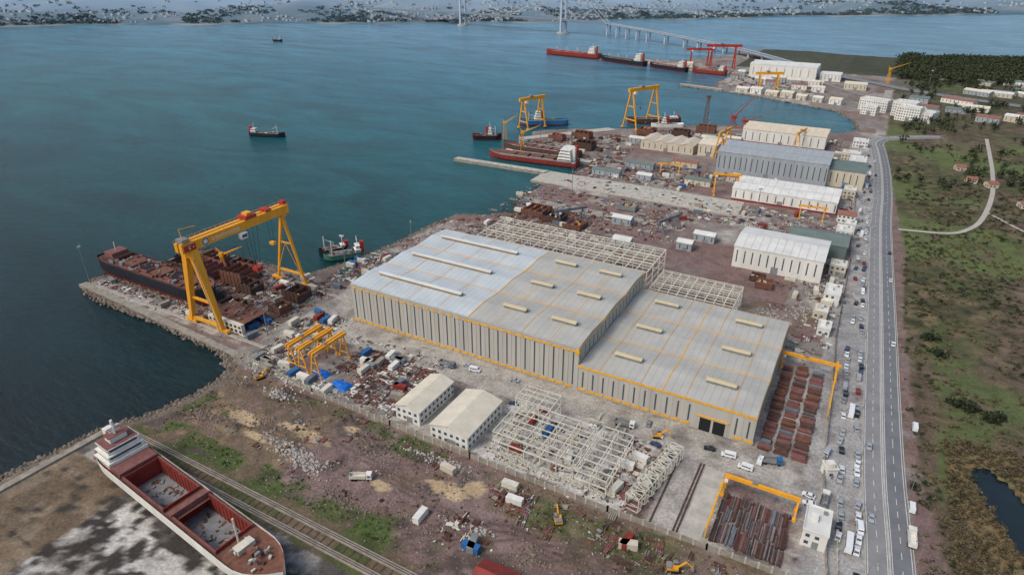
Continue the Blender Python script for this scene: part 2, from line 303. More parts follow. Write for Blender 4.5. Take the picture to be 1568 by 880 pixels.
scatter('distant_town',boxT(),np.stack([tx,ty,hz(tx,ty,td)],-1),rng.uniform(4,11,len(tx)),rng.uniform(0,3,len(tx)),[M['haze_w'],M['haze_r']],sz=rng.uniform(2.5,6,len(tx)))
def treeT(nl=70,h=7,r=2.6,trunk=True,seed=1,flat=1.0):
    g=np.random.default_rng(seed);v=[];f=[];mi=[]
    def q(c,s,m):
        d=g.normal(size=3);d/=np.linalg.norm(d);e=np.cross(d,g.normal(size=3));e/=np.linalg.norm(e);b=len(v)
        for a,bb in((-1,-1),(1,-.7),(.8,1),(-1,.8)): v.append(tuple(c+d*a*s+e*bb*s))
        f.append((b,b+1,b+2,b+3));mi.append(m)
    if trunk:
        def lm(p,qq,r0,r1):
            b=len(v)
            for (c,rr) in((p,r0),(qq,r1)):
                for a in range(4): v.append((c[0]+rr*math.cos(a*1.57),c[1]+rr*math.sin(a*1.57),c[2]))
            for a in range(4): f.append((b+a,b+(a+1)%4,b+4+(a+1)%4,b+4+a));mi.append(3)
        lm((0,0,-.3),(0,0,h*.6),.28,.14)
        for a in range(3): lm((0,0,h*.4),(1.3*math.cos(a*2.1),1.3*math.sin(a*2.1),h*.7),.12,.05)
    cl=[(g.normal(size=3)*np.array([r*.42,r*.42,h*.13]))+np.array([0,0,h*.66 if trunk else h*.45]) for _ in range(7)]
    for i in range(nl):
        c=cl[g.integers(7)]+g.normal(size=3)*np.array([r*.3,r*.3,r*.26*flat])
        if c[2]<.1:c[2]=.1
        q(c,r*g.uniform(.13,.24),0 if g.random()<.6 else (1 if g.random()<.8 else 2))
    return np.array(v,float),np.array(f),np.array(mi)
LM=[M['leaf'],M['leaf2'],M['leaf3'],M['bark']]
M['hleaf']=mat('leaf_haze_tint',(.062,.100,.108),.95,.2,.02);M['hleaf2']=mat('leaf_light_haze_tint',(.09,.13,.135),.95,.2,.02)  # leaf colours with distance haze mixed in
tx=rng.uniform(-3200,300,6000);td=rng.exponential(150,6000)+12;ty=np.interp(tx,SX,SY)+td+(fbm(tx,tx*0,160,81)-.5)*120;k=fbm(tx,ty,130,95)>.47;tx,ty,td=tx[k],ty[k],td[k]
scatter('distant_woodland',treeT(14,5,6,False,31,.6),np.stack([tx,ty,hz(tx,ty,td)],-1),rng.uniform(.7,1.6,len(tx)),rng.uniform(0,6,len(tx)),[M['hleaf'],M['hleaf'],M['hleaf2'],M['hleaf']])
def gz(x,y): return np.where(x>60,np.clip((x-60)/200,0,1)*(fbm(x,y,90,4)-.4)*6,0)
PATH=[(32,505),(62,513),(76,530),(86,560),(97,626),(103,700),(106,765),(109,842)]
XR=[(9,745),(7,765),(10,785),(18,798),(54,825),(103,846),(146,883),(260,935),(600,1040)]
MW=[(-115,1257),(-30,1195),(42,1131),(166,1067),(400,985),(1200,800)]
def dseg(x,y,P):
    d=np.full(np.shape(x),1e9)
    for (a,b_),(c,e_) in zip(P[:-1],P[1:]):
        t=np.clip(((x-a)*(c-a)+(y-b_)*(e_-b_))/((c-a)**2+(e_-b_)**2),0,1);d=np.minimum(d,np.hypot(x-a-t*(c-a),y-b_-t*(e_-b_)))
    return d
def Y_road(x,y): return (dseg(x,y,PATH)<4)|(dseg(x,y,XR)<8)|(dseg(x,y,MW)<13)|inpoly(x,y,PD)
def plants(name,T,n,x0,x1,y0,y1,thr,seed,s=(.7,1.3),cond=None,ns=40,mats=None):
    g=np.random.default_rng(seed);x=g.uniform(x0,x1,n);y=g.uniform(y0,y1,n);k=(fbm(x,y,ns,seed)>thr)&inpoly(x,y,COAST)&(x>rc(y)+9)
    k&=~((x>rc(y)+3)&(Y_road(x,y)))
    if cond is not None:k&=cond(x,y)
    x,y=x[k],y[k]; scatter(name,T,np.stack([x,y,gz(x,y)],-1),g.uniform(s[0],s[1],len(x)),g.uniform(0,6.3,len(x)),mats or LM)
plants('pine_forest',treeT(46,9,4,seed=3),5200,-230,620,1240,1560,.30,11,(.9,1.7),ns=60)
plants('tree_grove',treeT(70,7,3.2,seed=4),2600,26,460,540,1240,.55,12,(.5,1.2),ns=50)
plants('shrub_mass',treeT(30,1.5,1.5,False,5),6500,36,260,170,800,.49,13,(.3,1.2),ns=22)
plants('dry_scrub',treeT(22,.9,1.2,False,15),5200,42,220,170,640,.45,16,(.4,1.4),ns=17,mats=[M['leaf3'],M['leaf2'],M['leaf3'],M['bark']])
plants('reed_bed',treeT(26,1.8,1.3,False,6),2600,50,110,165,262,.30,14,(.5,1.2),cond=lambda x,y:~inpoly(x,y,PD)&(x>52+(y-165)*.0),ns=9,mats=[M['leaf3'],M['leaf3'],M['leaf2'],M['bark']])
x=np.array([57,60,63,70,73,68.5,52,49]);y=np.array([288,289,287,284,286,283,330,345.]);scatter('dark_bush',treeT(200,2.6,2.6,False,8),np.stack([x,y,gz(x,y)],-1),rng.uniform(.8,1.2,8),rng.uniform(0,6,8),[M['leaf'],M['leaf'],M['leaf2'],M['bark']])
g=np.random.default_rng(21);x=g.uniform(-230,10,3200);y=g.uniform(110,158,3200);k=((fbm(x,y,22,51)>.60)|((y<118)&(x<-90)&(fbm(x,y,8,5)>.45))|((y>153)&(x>-190)&(x<-95)&(fbm(x,y,8,5)>.45)));x,y=x[k],y[k]
scatter('weed_patch',treeT(14,.5,.8,False,9),np.stack([x,y,0*x],-1),g.uniform(.3,.9,len(x)),g.uniform(0,6,len(x)),LM)
# ------------------------------------------------------------ roads
M['asph']=mat('road_asphalt',(.165,.17,.178),.85,.16,.15);M['asph2']=mat('road_asphalt_old',(.235,.235,.23),.85,.16,.15);M['line']=mat('road_line_white',(.62,.62,.6),.7,.25,.6);M['track']=mat('pale_track',(.42,.39,.34),.95,.15,.2)
def smooth(P,n=8):
    P=[Vector((a,b_)) for a,b_ in P];o=[]
    for i in range(len(P)-1):
        p0=P[max(i-1,0)];p1=P[i];p2=P[i+1];p3=P[min(i+2,len(P)-1)]
        for j in range(n):
            t=j/n;o.append(.5*((2*p1)+(p2-p0)*t+(2*p0-5*p1+4*p2-p3)*t*t+(3*p1-p0-3*p2+p3)*t**3))
    o.append(P[-1]);return o
def strip(mb,P,o0,o1,z,k,zf=None,thick=0):
    n=len(P);T=[]
    for i in range(n):
        d=(P[min(i+1,n-1)]-P[max(i-1,0)]).normalized();T.append(Vector((d.y,-d.x)))
    for i in range(n-1):
        A=P[i]+T[i]*o0;B=P[i]+T[i]*o1;Cc=P[i+1]+T[i+1]*o1;D=P[i+1]+T[i+1]*o0
        za=z+(float(gz(np.array(P[i].x),np.array(P[i].y))) if zf else 0);zb=z+(float(gz(np.array(P[i+1].x),np.array(P[i+1].y))) if zf else 0)
        if thick: mb.hexa([(A.x,A.y,za-thick),(B.x,B.y,za-thick),(Cc.x,Cc.y,zb-thick),(D.x,D.y,zb-thick),(A.x,A.y,za),(B.x,B.y,za),(Cc.x,Cc.y,zb),(D.x,D.y,zb)],k)
        else: mb.poly([(A.x,A.y,za),(B.x,B.y,za),(Cc.x,Cc.y,zb),(D.x,D.y,zb)],k)
def dashes(mb,P,off,w,z,k,ln=3,gap=5):
    for i in range(len(P)-1):
        a=P[i];b_=P[i+1];L_=(b_-a).length;t=0
        d=(b_-a).normalized();nn=Vector((d.y,-d.x))
        while t<L_:
            e=min(t+ln,L_);p=a+d*t+nn*off;q=a+d*e+nn*off
            mb.poly([(p.x-nn.x*w/2,p.y-nn.y*w/2,z),(p.x+nn.x*w/2,p.y+nn.y*w/2,z),(q.x+nn.x*w/2,q.y+nn.y*w/2,z),(q.x-nn.x*w/2,q.y-nn.y*w/2,z)],k);t+=ln+gap
RP=smooth([(a,b_) for a,b_ in zip(RCX,RCY)]+XR[1:],8)
mb=MB();strip(mb,RP,-6.8,-.3,.06,'asph2');strip(mb,RP,-.3,.3,.07,'conc');strip(mb,RP,.3,6.8,.06,'asph')
for o in(-6.4,-.7,.7,6.3):strip(mb,RP,o-.1,o+.1,.09,'line')
dashes(mb,RP,-3.5,.2,.09,'line');dashes(mb,RP,3.5,.2,.09,'line')
strip(mb,RP,6.9,7.2,.14,'conc',thick=.2);strip(mb,RP,-7.2,-6.9,.14,'conc',thick=.2);mb.obj('road')
mb=MB();strip(mb,smooth(PATH),-1.7,1.7,.5,'track',zf=1);strip(mb,smooth([(90,575),(110,540),(140,500),(190,470)]),-1.2,1.2,.5,'track',zf=1);mb.obj('dirt_path')
mb=MB();P=smooth(MW);strip(mb,P,-10,-1,.8,'asph',zf=1);strip(mb,P,1,10,.8,'asph',zf=1);strip(mb,P,-1,1,.9,'conc',zf=1)
for o in(-9.5,9.5):strip(mb,P,o-.2,o+.2,.95,'line',zf=1)
strip(mb,smooth([(60,960),(20,1010),(-40,1080),(-90,1160),(-115,1240)]),-4,4,.5,'asph2',zf=1);mb.obj('motorway')
# ------------------------------------------------------------ main hall
E=empty('shipyard_hall')
def hallblock(x0,x1,y0,y1,h,tag):
    w=MB();w.box(x0,x1,y0,y1,0,h,'wall')
    w.obj('walls_'+tag,parent=E)
    g=MB();t=MB();n=int((x1-x0)/4.6);dx=(x1-x0)/n
    for i in range(n):
        xx=x0+(i+.5)*dx
        if h<15 and -37<xx<-23: continue
        g.box(xx-.32,xx+.32,y0-.06,y0+.2,2.6,h-2.6,'glass')
        t.box(x0+i*dx-.08,x0+i*dx+.08,y0-.12,y0+.1,0,h-.8,'wall')
    n2=int((y1-y0)/4.6);dy=(y1-y0)/n2
    for i in range(n2):
        yy=y0+(i+.5)*dy
        g.box(x1-.2,x1+.06,yy-.3,yy+.3,(15 if h>15 else 2.6),h-1.8,'glass')
        g.box(x0-.06,x0+.2,yy-.4,yy+.4,2.6,h-2.6,'glass')
        t.box(x1-.1,x1+.12,y0+i*dy-.1,y0+i*dy+.1,(13.7 if h>15 else 0),h-.8,'wall')
    g.obj('strip_windows_'+tag,parent=E)
    xx=x0+.3
    while xx<x1-2:
        if not(h<15 and -40<xx<-23): t.box(xx,xx+3.4,y0-.35,y0-.13,.9,1.9,'yel')
        xx+=4.2
    t.box(x0-.15,x1+.15,y0-.22,y0+.1,h-.75,h+.15,'wall' if h>15 else 'yel')
    if h>15:
        xx=x0+.5
        while xx<x1-1: t.box(xx,xx+(2.6 if xx<-150 else 3.9),y0-.3,y0-.05,h-2.3,h-1.5,'yel');xx+=4.6
        t.box(x1-1.2,x1+.25,y0-.32,y0+.8,h-3.2,h-.4,'yel')
    t.box(x1-.05,x1+.22,y0,y1,h-.35,h+.15,'yel');t.box(x0-.2,x0+.1,y0,y1,h-.4,h+.2,'yel');t.box(x0,x1,y1-.1,y1+.2,h-.5,h+.2,'yel')
    t.obj('trim_'+tag,parent=E)
hallblock(-217,-89,219,305,21.8,'high');hallblock(-88.8,-14,219,303,13.2,'low')
r=MB()
def roof(x0,x1,y0,y1,z,k,nr=3,rise=1.1):
    dy=(y1-y0)/nr
    for i in range(nr):
        a=y0+i*dy;m_=a+dy/2;b_=a+dy
        n=max(1,int((x1-x0)/3.05));dx=(x1-x0)/n
        for j in range(n):
            xa=x0+j*dx;xb=xa+dx-.11
            r.poly([(xa,a,z),(xb,a,z),(xb,m_,z+rise),(xa,m_,z+rise)],k);r.poly([(xa,m_,z+rise),(xb,m_,z+rise),(xb,b_,z),(xa,b_,z)],k)
            r.poly([(xb,a,z-.02),(xa+dx,a,z-.02),(xa+dx,m_,z+rise-.05),(xb,m_,z+rise-.05)],'seam');r.poly([(xb,m_,z+rise-.05),(xa+dx,m_,z+rise-.05),(xa+dx,b_,z-.02),(xb,b_,z-.02)],'seam')
        if i: r.box(x0,x1,a-.18,a+.18,z-.1,z+.14,'yel')
        for xx in (x0,x1): r.poly([(xx,a,z-.4),(xx,m_,z+rise),(xx,b_,z-.4)],k)
roof(-217,-145.5,219,305,22,'roofw');roof(-145,-89,219,305,22,'roofg');roof(-88.6,-14,219,303,13.4,'roofg')
def ridgeline(x,w,y0,y1,z,rise=1.1,nr=3):
    dy=(y1-y0)/nr
    for i in range(nr):
        a=y0+i*dy
        for p,q,za,zb in((a,a+dy/2,z,z+rise),(a+dy/2,a+dy,z+rise,z)):
            r.hexa([(x,p,za-.1),(x+w,p,za-.1),(x+w,q,zb-.1),(x,q,zb-.1),(x,p,za+.12),(x+w,p,za+.12),(x+w,q,zb+.12),(x,q,zb+.12)],'yel')
ridgeline(-145.6,.5,219,305,22)
for xx in (-131,-117,-103): ridgeline(xx,.2,219,305,22)
for xx in (-199,-181,-163): ridgeline(xx,.18,219,305,22)
for xx in (-79,-61,-42,-24): ridgeline(xx,.18,219,303,13.4)
ridgeline(-51.6,.4,219,303,13.4)
r.obj('roof',parent=E)
s=MB()
def monitor(x0,x1,y,z,k,w=1.5):
    s.hexa([(x0,y-w,z),(x1,y-w,z),(x1,y+w,z),(x0,y+w,z),(x0+.3,y-w*.8,z+1.9),(x1-.3,y-w*.8,z+1.9),(x1-.3,y+w*.8,z+1.9),(x0+.3,y+w*.8,z+1.9)],'grey')
    s.hexa([(x0-.2,y-w*1.25,z+1.85),(x1+.2,y-w*1.25,z+1.85),(x1+.2,y+w*1.25,z+1.85),(x0-.2,y+w*1.25,z+1.85),(x0-.2,y-w*.3,z+2.5),(x1+.2,y-w*.3,z+2.5),(x1+.2,y+w*.3,z+2.5),(x0-.2,y+w*.3,z+2.5)],k)
for yy in (233.5,262,290.5):
    monitor(-209,-158,yy,22.6,'roofw',1.2)
    s.box(-209,-158,yy-1.85,yy-1.7,24.3,24.55,'yel')
    for xx in(-128.5,-103): monitor(xx-6,xx+6,yy+1,22.6,'beige')
for yy in (233,261,289):
    for xx in (-71,-31): monitor(xx-6,xx+6,yy,14,'beige')
s.obj('ridge_monitors',parent=E)
d=MB();d.box(-36,-24,218.85,219.3,0,6.6,'wall');d.box(-35,-30.6,218.7,219.1,0,6,'dark');d.box(-29.6,-25,218.7,219.1,0,6,'dark');d.box(-36.3,-23.7,218.6,219.1,6.5,7.1,'yel');d.obj('doors',parent=E)
# ------------------------------------------------------------ skeletal frames
def frame(name,x0,x1,y0,y1,h,nx,ny,k,w=.55,walls=True,purl=True,mid=0,drop=0):
    m_=MB();dx=(x1-x0)/nx;dy=(y1-y0)/ny;g=random.Random(int(x0))
    for i in range(nx+1):
        for j in range(ny+1):
            if 0<i<nx and 0<j<ny and not mid: continue
            if g.random()<drop: continue
            m_.box(x0+i*dx-w/2,x0+i*dx+w/2,y0+j*dy-w/2,y0+j*dy+w/2,0,h*(1 if g.random()>drop else .55),k)
    for i in range(nx+1):
        if g.random()<drop: continue
        m_.box(x0+i*dx-w/2,x0+i*dx+w/2,y0,y1,h-w*.6,h+w*.4,k)
    for j in range(ny+1):
        if g.random()<drop: continue
        m_.box(x0,x1,y0+j*dy-w/2+.02,y0+j*dy+w/2-.02,h-w*.55,h+w*.35,k)
    if purl:
        yy=y0+dy/3
        while yy<y1:
            m_.box(x0,x1,yy-.14,yy+.14,h+w*.4,h+w*.4+.3,k);yy+=dy/3
    if walls:
        for z in np.arange(h*.3,h*.95,h*.22):
            m_.box(x0,x1,y0-.15,y0+.15,z-.15,z+.15,k);m_.box(x0,x1,y1-.15,y1+.15,z-.15,z+.15,k);m_.box(x1-.15,x1+.15,y0,y1,z-.15,z+.15,k)
    if mid:
        m_.box(x0,x1,y0-.2,y0+.2,mid-.2,mid+.2,k)
        for i in range(nx+1):
            if g.random()>drop:m_.box(x0+i*dx-.2,x0+i*dx+.2,y0,y1,mid-.25,mid+.25,k)
        for j in range(1,ny+1):m_.box(x0,x1,y0+j*dy-.2,y0+j*dy+.2,mid-.2,mid+.2,k)
    m_.obj(name)
frame('steel_hall_frame',-199,-90,313,348,18.5,17,3,'cream')
frame('steel_hall_frame',-86,-42,308,334,12,9,3,'cream',.45)
frame('open_steel_structure',-102,-68,168,190,8.5,5,3,'cream',.34,False,False,mid=4.4,drop=.15)
frame('open_steel_structure',-66,-54,165,193,7.5,2,4,'cream',.34,False,False,mid=4,drop=.12)
frame('open_steel_structure',-104,-88,190,200,9.5,3,1,'cream',.34,False,True,mid=5)
def truss(name,p,q,w,h,k,n=12,t=.22):
    m_=MB();p=Vector(p);q=Vector(q);d=(q-p);a=Vector((d.y,-d.x,0)).normalized()*w/2;u=Vector((0,0,h))
    for s1 in(-1,1):
        for zz in(0,1): m_.beam(p+a*s1+u*zz,q+a*s1+u*zz,t,t,k)
    for i in range(n+1):
        c=p+d*i/n
        m_.beam(c-a,c-a+u,t,t,k);m_.beam(c+a,c+a+u,t,t,k);m_.beam(c-a,c+a,t,t,k);m_.beam(c-a+u,c+a+u,t,t,k)
        if i<n:
            e=p+d*(i+1)/n
            if i%2: m_.beam(c-a,e-a+u,t,t,k);m_.beam(c+a,e+a,t,t,k);m_.beam(c-a+u,e+a+u,t,t,k)
            else: m_.beam(c-a+u,e-a,t,t,k);m_.beam(c+a+u,e+a,t,t,k);m_.beam(c+a+u,e-a+u,t,t,k)
    return m_.obj(name)
truss('steel_truss',(-44,164,.2),(-38,198,.2),5,6,'cream',14,.26)
for i in range(5): truss('steel_truss',(-98+i*9,166,.3),(-90+i*9,164.5,.3),1.5,1.2,'cream',6,.16)
for i in range(30):
    x=random.uniform(-105,-58);y=random.uniform(163,197);a=random.choice([0,0,1.57])+random.gauss(0,.15);Ln=random.uniform(5,12)
    z=random.choice([.3,.3,.3,4.6]);truss('roof_truss',(x,y,z),(x+Ln*math.cos(a),y+Ln*math.sin(a),z),.5,1.0,'cream',7,.11)
# ------------------------------------------------------------ goliath crane
E=empty('goliath_crane');m_=MB();gx=-279;y0,y1=171,238.5;zt=48.5
for s1 in(-1.7,1.7): m_.box(gx+s1-1.1,gx+s1+1.1,y0,y1,zt-4.6,zt,'crane')
for yy in np.arange(y0+1,y1,6): m_.box(gx-2,gx+2,yy,yy+.8,zt-3,zt-1.5,'crane')
for s1 in(-3.1,3.1):
    m_.beam((gx+s1,y0,zt+1.1),(gx+s1,y1,zt+1.1),.1,.1,'crane')
    for yy in np.arange(y0,y1,3): m_.box(gx+s1-.05,gx+s1+.05,yy,yy+.1,zt,zt+1.1,'crane')
m_.obj('main_girder',parent=E)
m_=MB()
for q in(-11.5,11.5):
    m_.beam((gx+q*.2,176.5,zt-4.6),(gx+q,176.5,2.2),3.6,4.0,'crane',1.9,2.1)
m_.box(gx-4.2,gx+4.2,174.7,178.3,zt-8.5,zt-4.6,'crane');m_.beam((gx-11,176.5,3.4),(gx+11,176.5,3.4),1.3,1.5,'crane')
m_.beam((gx-8,176.5,16),(gx+8,176.5,16),1,1.2,'crane')
for i in range(12): m_.beam((gx+11.5*(.25+i*.06)+1.6,174.2,zt-8-i*3.4),(gx+11.5*(.25+i*.06+.06)+1.6,174.2,zt-11.4-i*3.4),.5,.2,'grey')
m_.obj('rigid_leg',parent=E)
m_=MB()
for q in(-11,11):
    m_.beam((gx,235,zt-4.6),(gx+q,235,2.2),1.5,1.5,'crane',1.05,1.05)
m_.beam((gx-9.5,235,8),(gx+9.5,235,8),1.1,1.1,'crane');m_.beam((gx-5,235,26),(gx+5,235,26),.7,.7,'crane');m_.box(gx-2.6,gx+2.6,233.4,236.6,zt-6.2,zt-4.6,'crane')
m_.beam((gx-9,234.3,8),(gx,234.3,26),.25,.25,'crane');m_.beam((gx+9,234.3,8),(gx,234.3,26),.25,.25,'crane')
m_.obj('hinged_leg',parent=E)
m_=MB()
for yy in(176.5,235):
    for q in(-12,12):
        m_.box(gx+q-4,gx+q+4,yy-1,yy+1,.9,2.3,'crane')
        for w in(-3,-1,1,3): m_.cyl((gx+q+w,.6),.5,yy-.5,yy+.5,'black',8,axis='y')
m_.obj('bogies',parent=E)
m_=MB();m_.box(gx-3.2,gx+3.2,209,216,zt+.2,zt+2,'red');m_.box(gx-2,gx+2,211,214.5,zt+2,zt+3.2,'crane');m_.box(gx+3,gx+5.4,203,207,zt-8,zt-5,'white');m_.box(gx+5.3,gx+5.5,203.4,206.6,zt-7.2,zt-5.6,'glass')
m_.box(gx-2.8,gx+2.8,223,226.5,zt+.2,zt+1.6,'red');m_.box(gx-1.5,gx+1.5,236,238.4,zt+.1,zt+2.2,'red');m_.box(gx-2.5,gx+2.5,172,176,zt+.1,zt+2,'grey')
m_.beam((gx,174,zt+2),(gx-1,174,zt+6.5),.3,.3,'crane');m_.beam((gx-1,174,zt+6.5),(gx-1,183,zt+5.5),.25,.25,'crane')
for dx in(-2,2):
    for yy in(210,216): m_.beam((gx+dx,yy,zt-5),(gx+dx*.6,yy-(yy-213)*.5,20),.12,.12,'black')
m_.box(gx-2,gx+2,211,215,18,20,'red');m_.box(gx-.5,gx+.5,212.5,213.5,16,18,'grey')
for dx in(-1.5,1.5): m_.beam((gx+dx,226,zt-5),(gx+dx,226,30),.1,.1,'black')
m_.box(gx-1.6,gx+1.6,225,227,28.4,30,'crane');m_.obj('trolleys',parent=E)
m_=MB();m_.box(gx+2.82,gx+2.9,172,178.5,zt-4.2,zt-1,'red');m_.cyl((175.4,zt-2.6),.95,gx+2.9,gx+2.96,'white',14,axis='x');m_.cyl((175.7,zt-2.6),.75,gx+2.96,gx+3.0,'red',14,axis='x');m_.box(gx+2.96,gx+3.01,176.8,177.4,zt-2.9,zt-2.3,'white')
m_.cyl((184,zt-2.4),1.8,gx+2.82,gx+2.9,'blue',16,axis='x');m_.cyl((184,zt-2.4),1.2,gx+2.9,gx+2.94,'white',16,axis='x')
for i,yy in enumerate(np.arange(188,205,1.9)):
    m_.box(gx+2.82,gx+2.9,yy,yy+.35,zt-3.3,zt-1.7,'white');m_.box(gx+2.82,gx+2.9,yy+.9,yy+1.2,zt-3.3,zt-1.7,'white');m_.box(gx+2.82,gx+2.9,yy+.35,yy+.9,zt-(2.0 if i%2 else 3.3),zt-(1.7 if i%2 else 3.0),'white')
m_.obj('signage_and_flag',parent=E)
m_=MB()
for yy in(176.5,235): m_.box(-385,-230,yy-.9,yy+.9,.02,.25,'conc');m_.box(-385,-230,yy-.08,yy+.08,.25,.42,'rust')
m_.obj('crane_rails')
# ------------------------------------------------------------ generic gantry
def gantry(name,cx,cy,rz,span,h,spread,t,k='crane',over=4,double=False,brace=True):
    m_=MB();w=t*1.6
    ends=(-span/2,span/2)
    offs=(-w*.9,w*.9) if double else (0,)
    for o in offs: m_.box(-span/2-over,span/2+over,o-w/2,o+w/2,h-w*1.4,h,k)
    for x in ends:
        for q in(-1,1):
            m_.beam((x,q*w*.6,h-w*1.4),(x,q*spread/2,.5),t,t,k,t*.7,t*.7)
        m_.beam((x,-spread*.38,h*.22),(x,spread*.38,h*.22),t*.6,t*.6,k)
        if brace: m_.beam((x,-spread*.22,h*.55),(x,spread*.22,h*.55),t*.5,t*.5,k)
        m_.box(x-t,x+t,-spread/2-t,-spread/2+t,0,.9,k);m_.box(x-t,x+t,spread/2-t,spread/2+t,0,.9,k)
    m_.box(-span*.1-w*.8,-span*.1+w*.8,-w*.8,w*.8,h,h+w*.7,'grey');m_.beam((-span*.1,0,h-w),(-span*.1,0,h*.5),.1,.1,'black');m_.box(-span*.1-.5,-span*.1+.5,-.4,.4,h*.44,h*.5,'rust')
    m_.box(-span/2-t*.3,-span/2+t*1.5,-w*2,-w*1.0,h-w*2.2,h-w*1.3,'white')
    return m_.obj(name,(cx,cy,0),rz)
for xx in(-212,-205.5,-197.5): gantry('yellow_gantry_crane',xx,180,math.pi/2,19,13.5,6,.6,double=True,over=1.5)
gantry('yellow_gantry_crane',-6,189,0,24,8,5,.62,over=.6,brace=False)
gantry('yellow_gantry_crane',-1,284,0,23,8,5,.62,over=1,brace=False)
m_=MB();m_.box(-19,-18.4,164,189,4.6,5.3,'yel')
for yy in(164,176,188):m_.box(-18.9,-18.5,yy,yy+.4,0,4.6,'yel');
m_.box(9.6,10.2,250,290,5.7,6.4,'yel')
for yy in(251,262,273,284):m_.box(9.7,10.1,yy,yy+.4,0,5.7,'yel')
m_.obj('crane_runway_beam')
gantry('yellow_gantry_crane',-341,660,1.2,26,34,16,1.6,over=6)
gantry('yellow_gantry_crane',-233,724,1.1,36,44,22,1.7,over=5)
gantry('yellow_gantry_crane',-146,1027,.5,26,27,12,1.6,over=7)
gantry('yellow_gantry_crane',-93,523,.3,18,18,9,.8,over=2)
gantry('yellow_gantry_crane',-25,498,.1,16,10,6,.55,over=2)
gantry('yellow_gantry_crane',-122,640,1.4,20,26,10,1.1,over=5)
gantry('yellow_gantry_crane',-60,700,1.4,20,20,9,.9,over=5)
gantry('yellow_gantry_crane',-150,560,.3,16,9,7,.6,over=3)
gantry('red_gantry_crane',-256,1222,.4,40,40,18,2.0,'red',over=10)
gantry('red_gantry_crane',-300,1235,.4,30,30,14,1.6,'red',over=10)
gantry('blue_gantry_crane',-178,408,.9,20,10,7,.8,'blueplate',over=3);gantry('blue_gantry_crane',-110,425,1.2,18,10,7,.8,'blueplate',over=3)
def lattice(name,x,y,h,w,k,jib=None):
    m_=MB()
    for sx_ in(-1,1):
        for sy in(-1,1): m_.beam((sx_*w,sy*w,0),(sx_*w*.5,sy*w*.5,h),.35,.35,k)
    n=int(h/w/1.6)
    for i in range(n):
        z0=h*i/n;z1=h*(i+1)/n;a=w*(1-.5*i/n);b_=w*(1-.5*(i+1)/n)
        m_.beam((-a,-a,z0),(b_,-b_,z1),.22,.22,k);m_.beam((a,-a,z0),(b_,b_,z1),.22,.22,k);m_.beam((a,a,z0),(-b_,b_,z1),.22,.22,k);m_.beam((-a,a,z0),(-b_,-b_,z1),.22,.22,k)
    m_.box(-w*.9,w*.9,-w*.9,w*.9,h,h+2.5,k)
    if jib:
        jx,jz=jib;m_.beam((0,0,h+1),(jx,0,h+jz),1.1,1.1,k,.4,.4);m_.beam((0,0,h+2.5),(-abs(jx)*.18,0,h+6),.5,.5,k);m_.beam((-abs(jx)*.18,0,h+6),(jx,0,h+jz),.16,.16,'black');m_.beam((jx,0,h+jz),(jx,0,h*.5),.12,.12,'black')
    return m_.obj(name,(x,y,0),.6)
lattice('lattice_tower_crane',-171,771,30,2.2,'rust');lattice('red_derrick_crane',-142,781,8,3,'red',(24,26));lattice('red_derrick_crane',-128,776,6,3,'red',(20,6))
lattice('yellow_jib_crane',5,1175,22,2,'crane',(30,10));lattice('yellow_jib_crane',-300,560,18,1.8,'crane',(18,8));lattice('yellow_jib_crane',-340,595,16,1.8,'crane',(14,10));lattice('yellow_jib_crane',-330,228,9,1.2,'crane',(13,6))
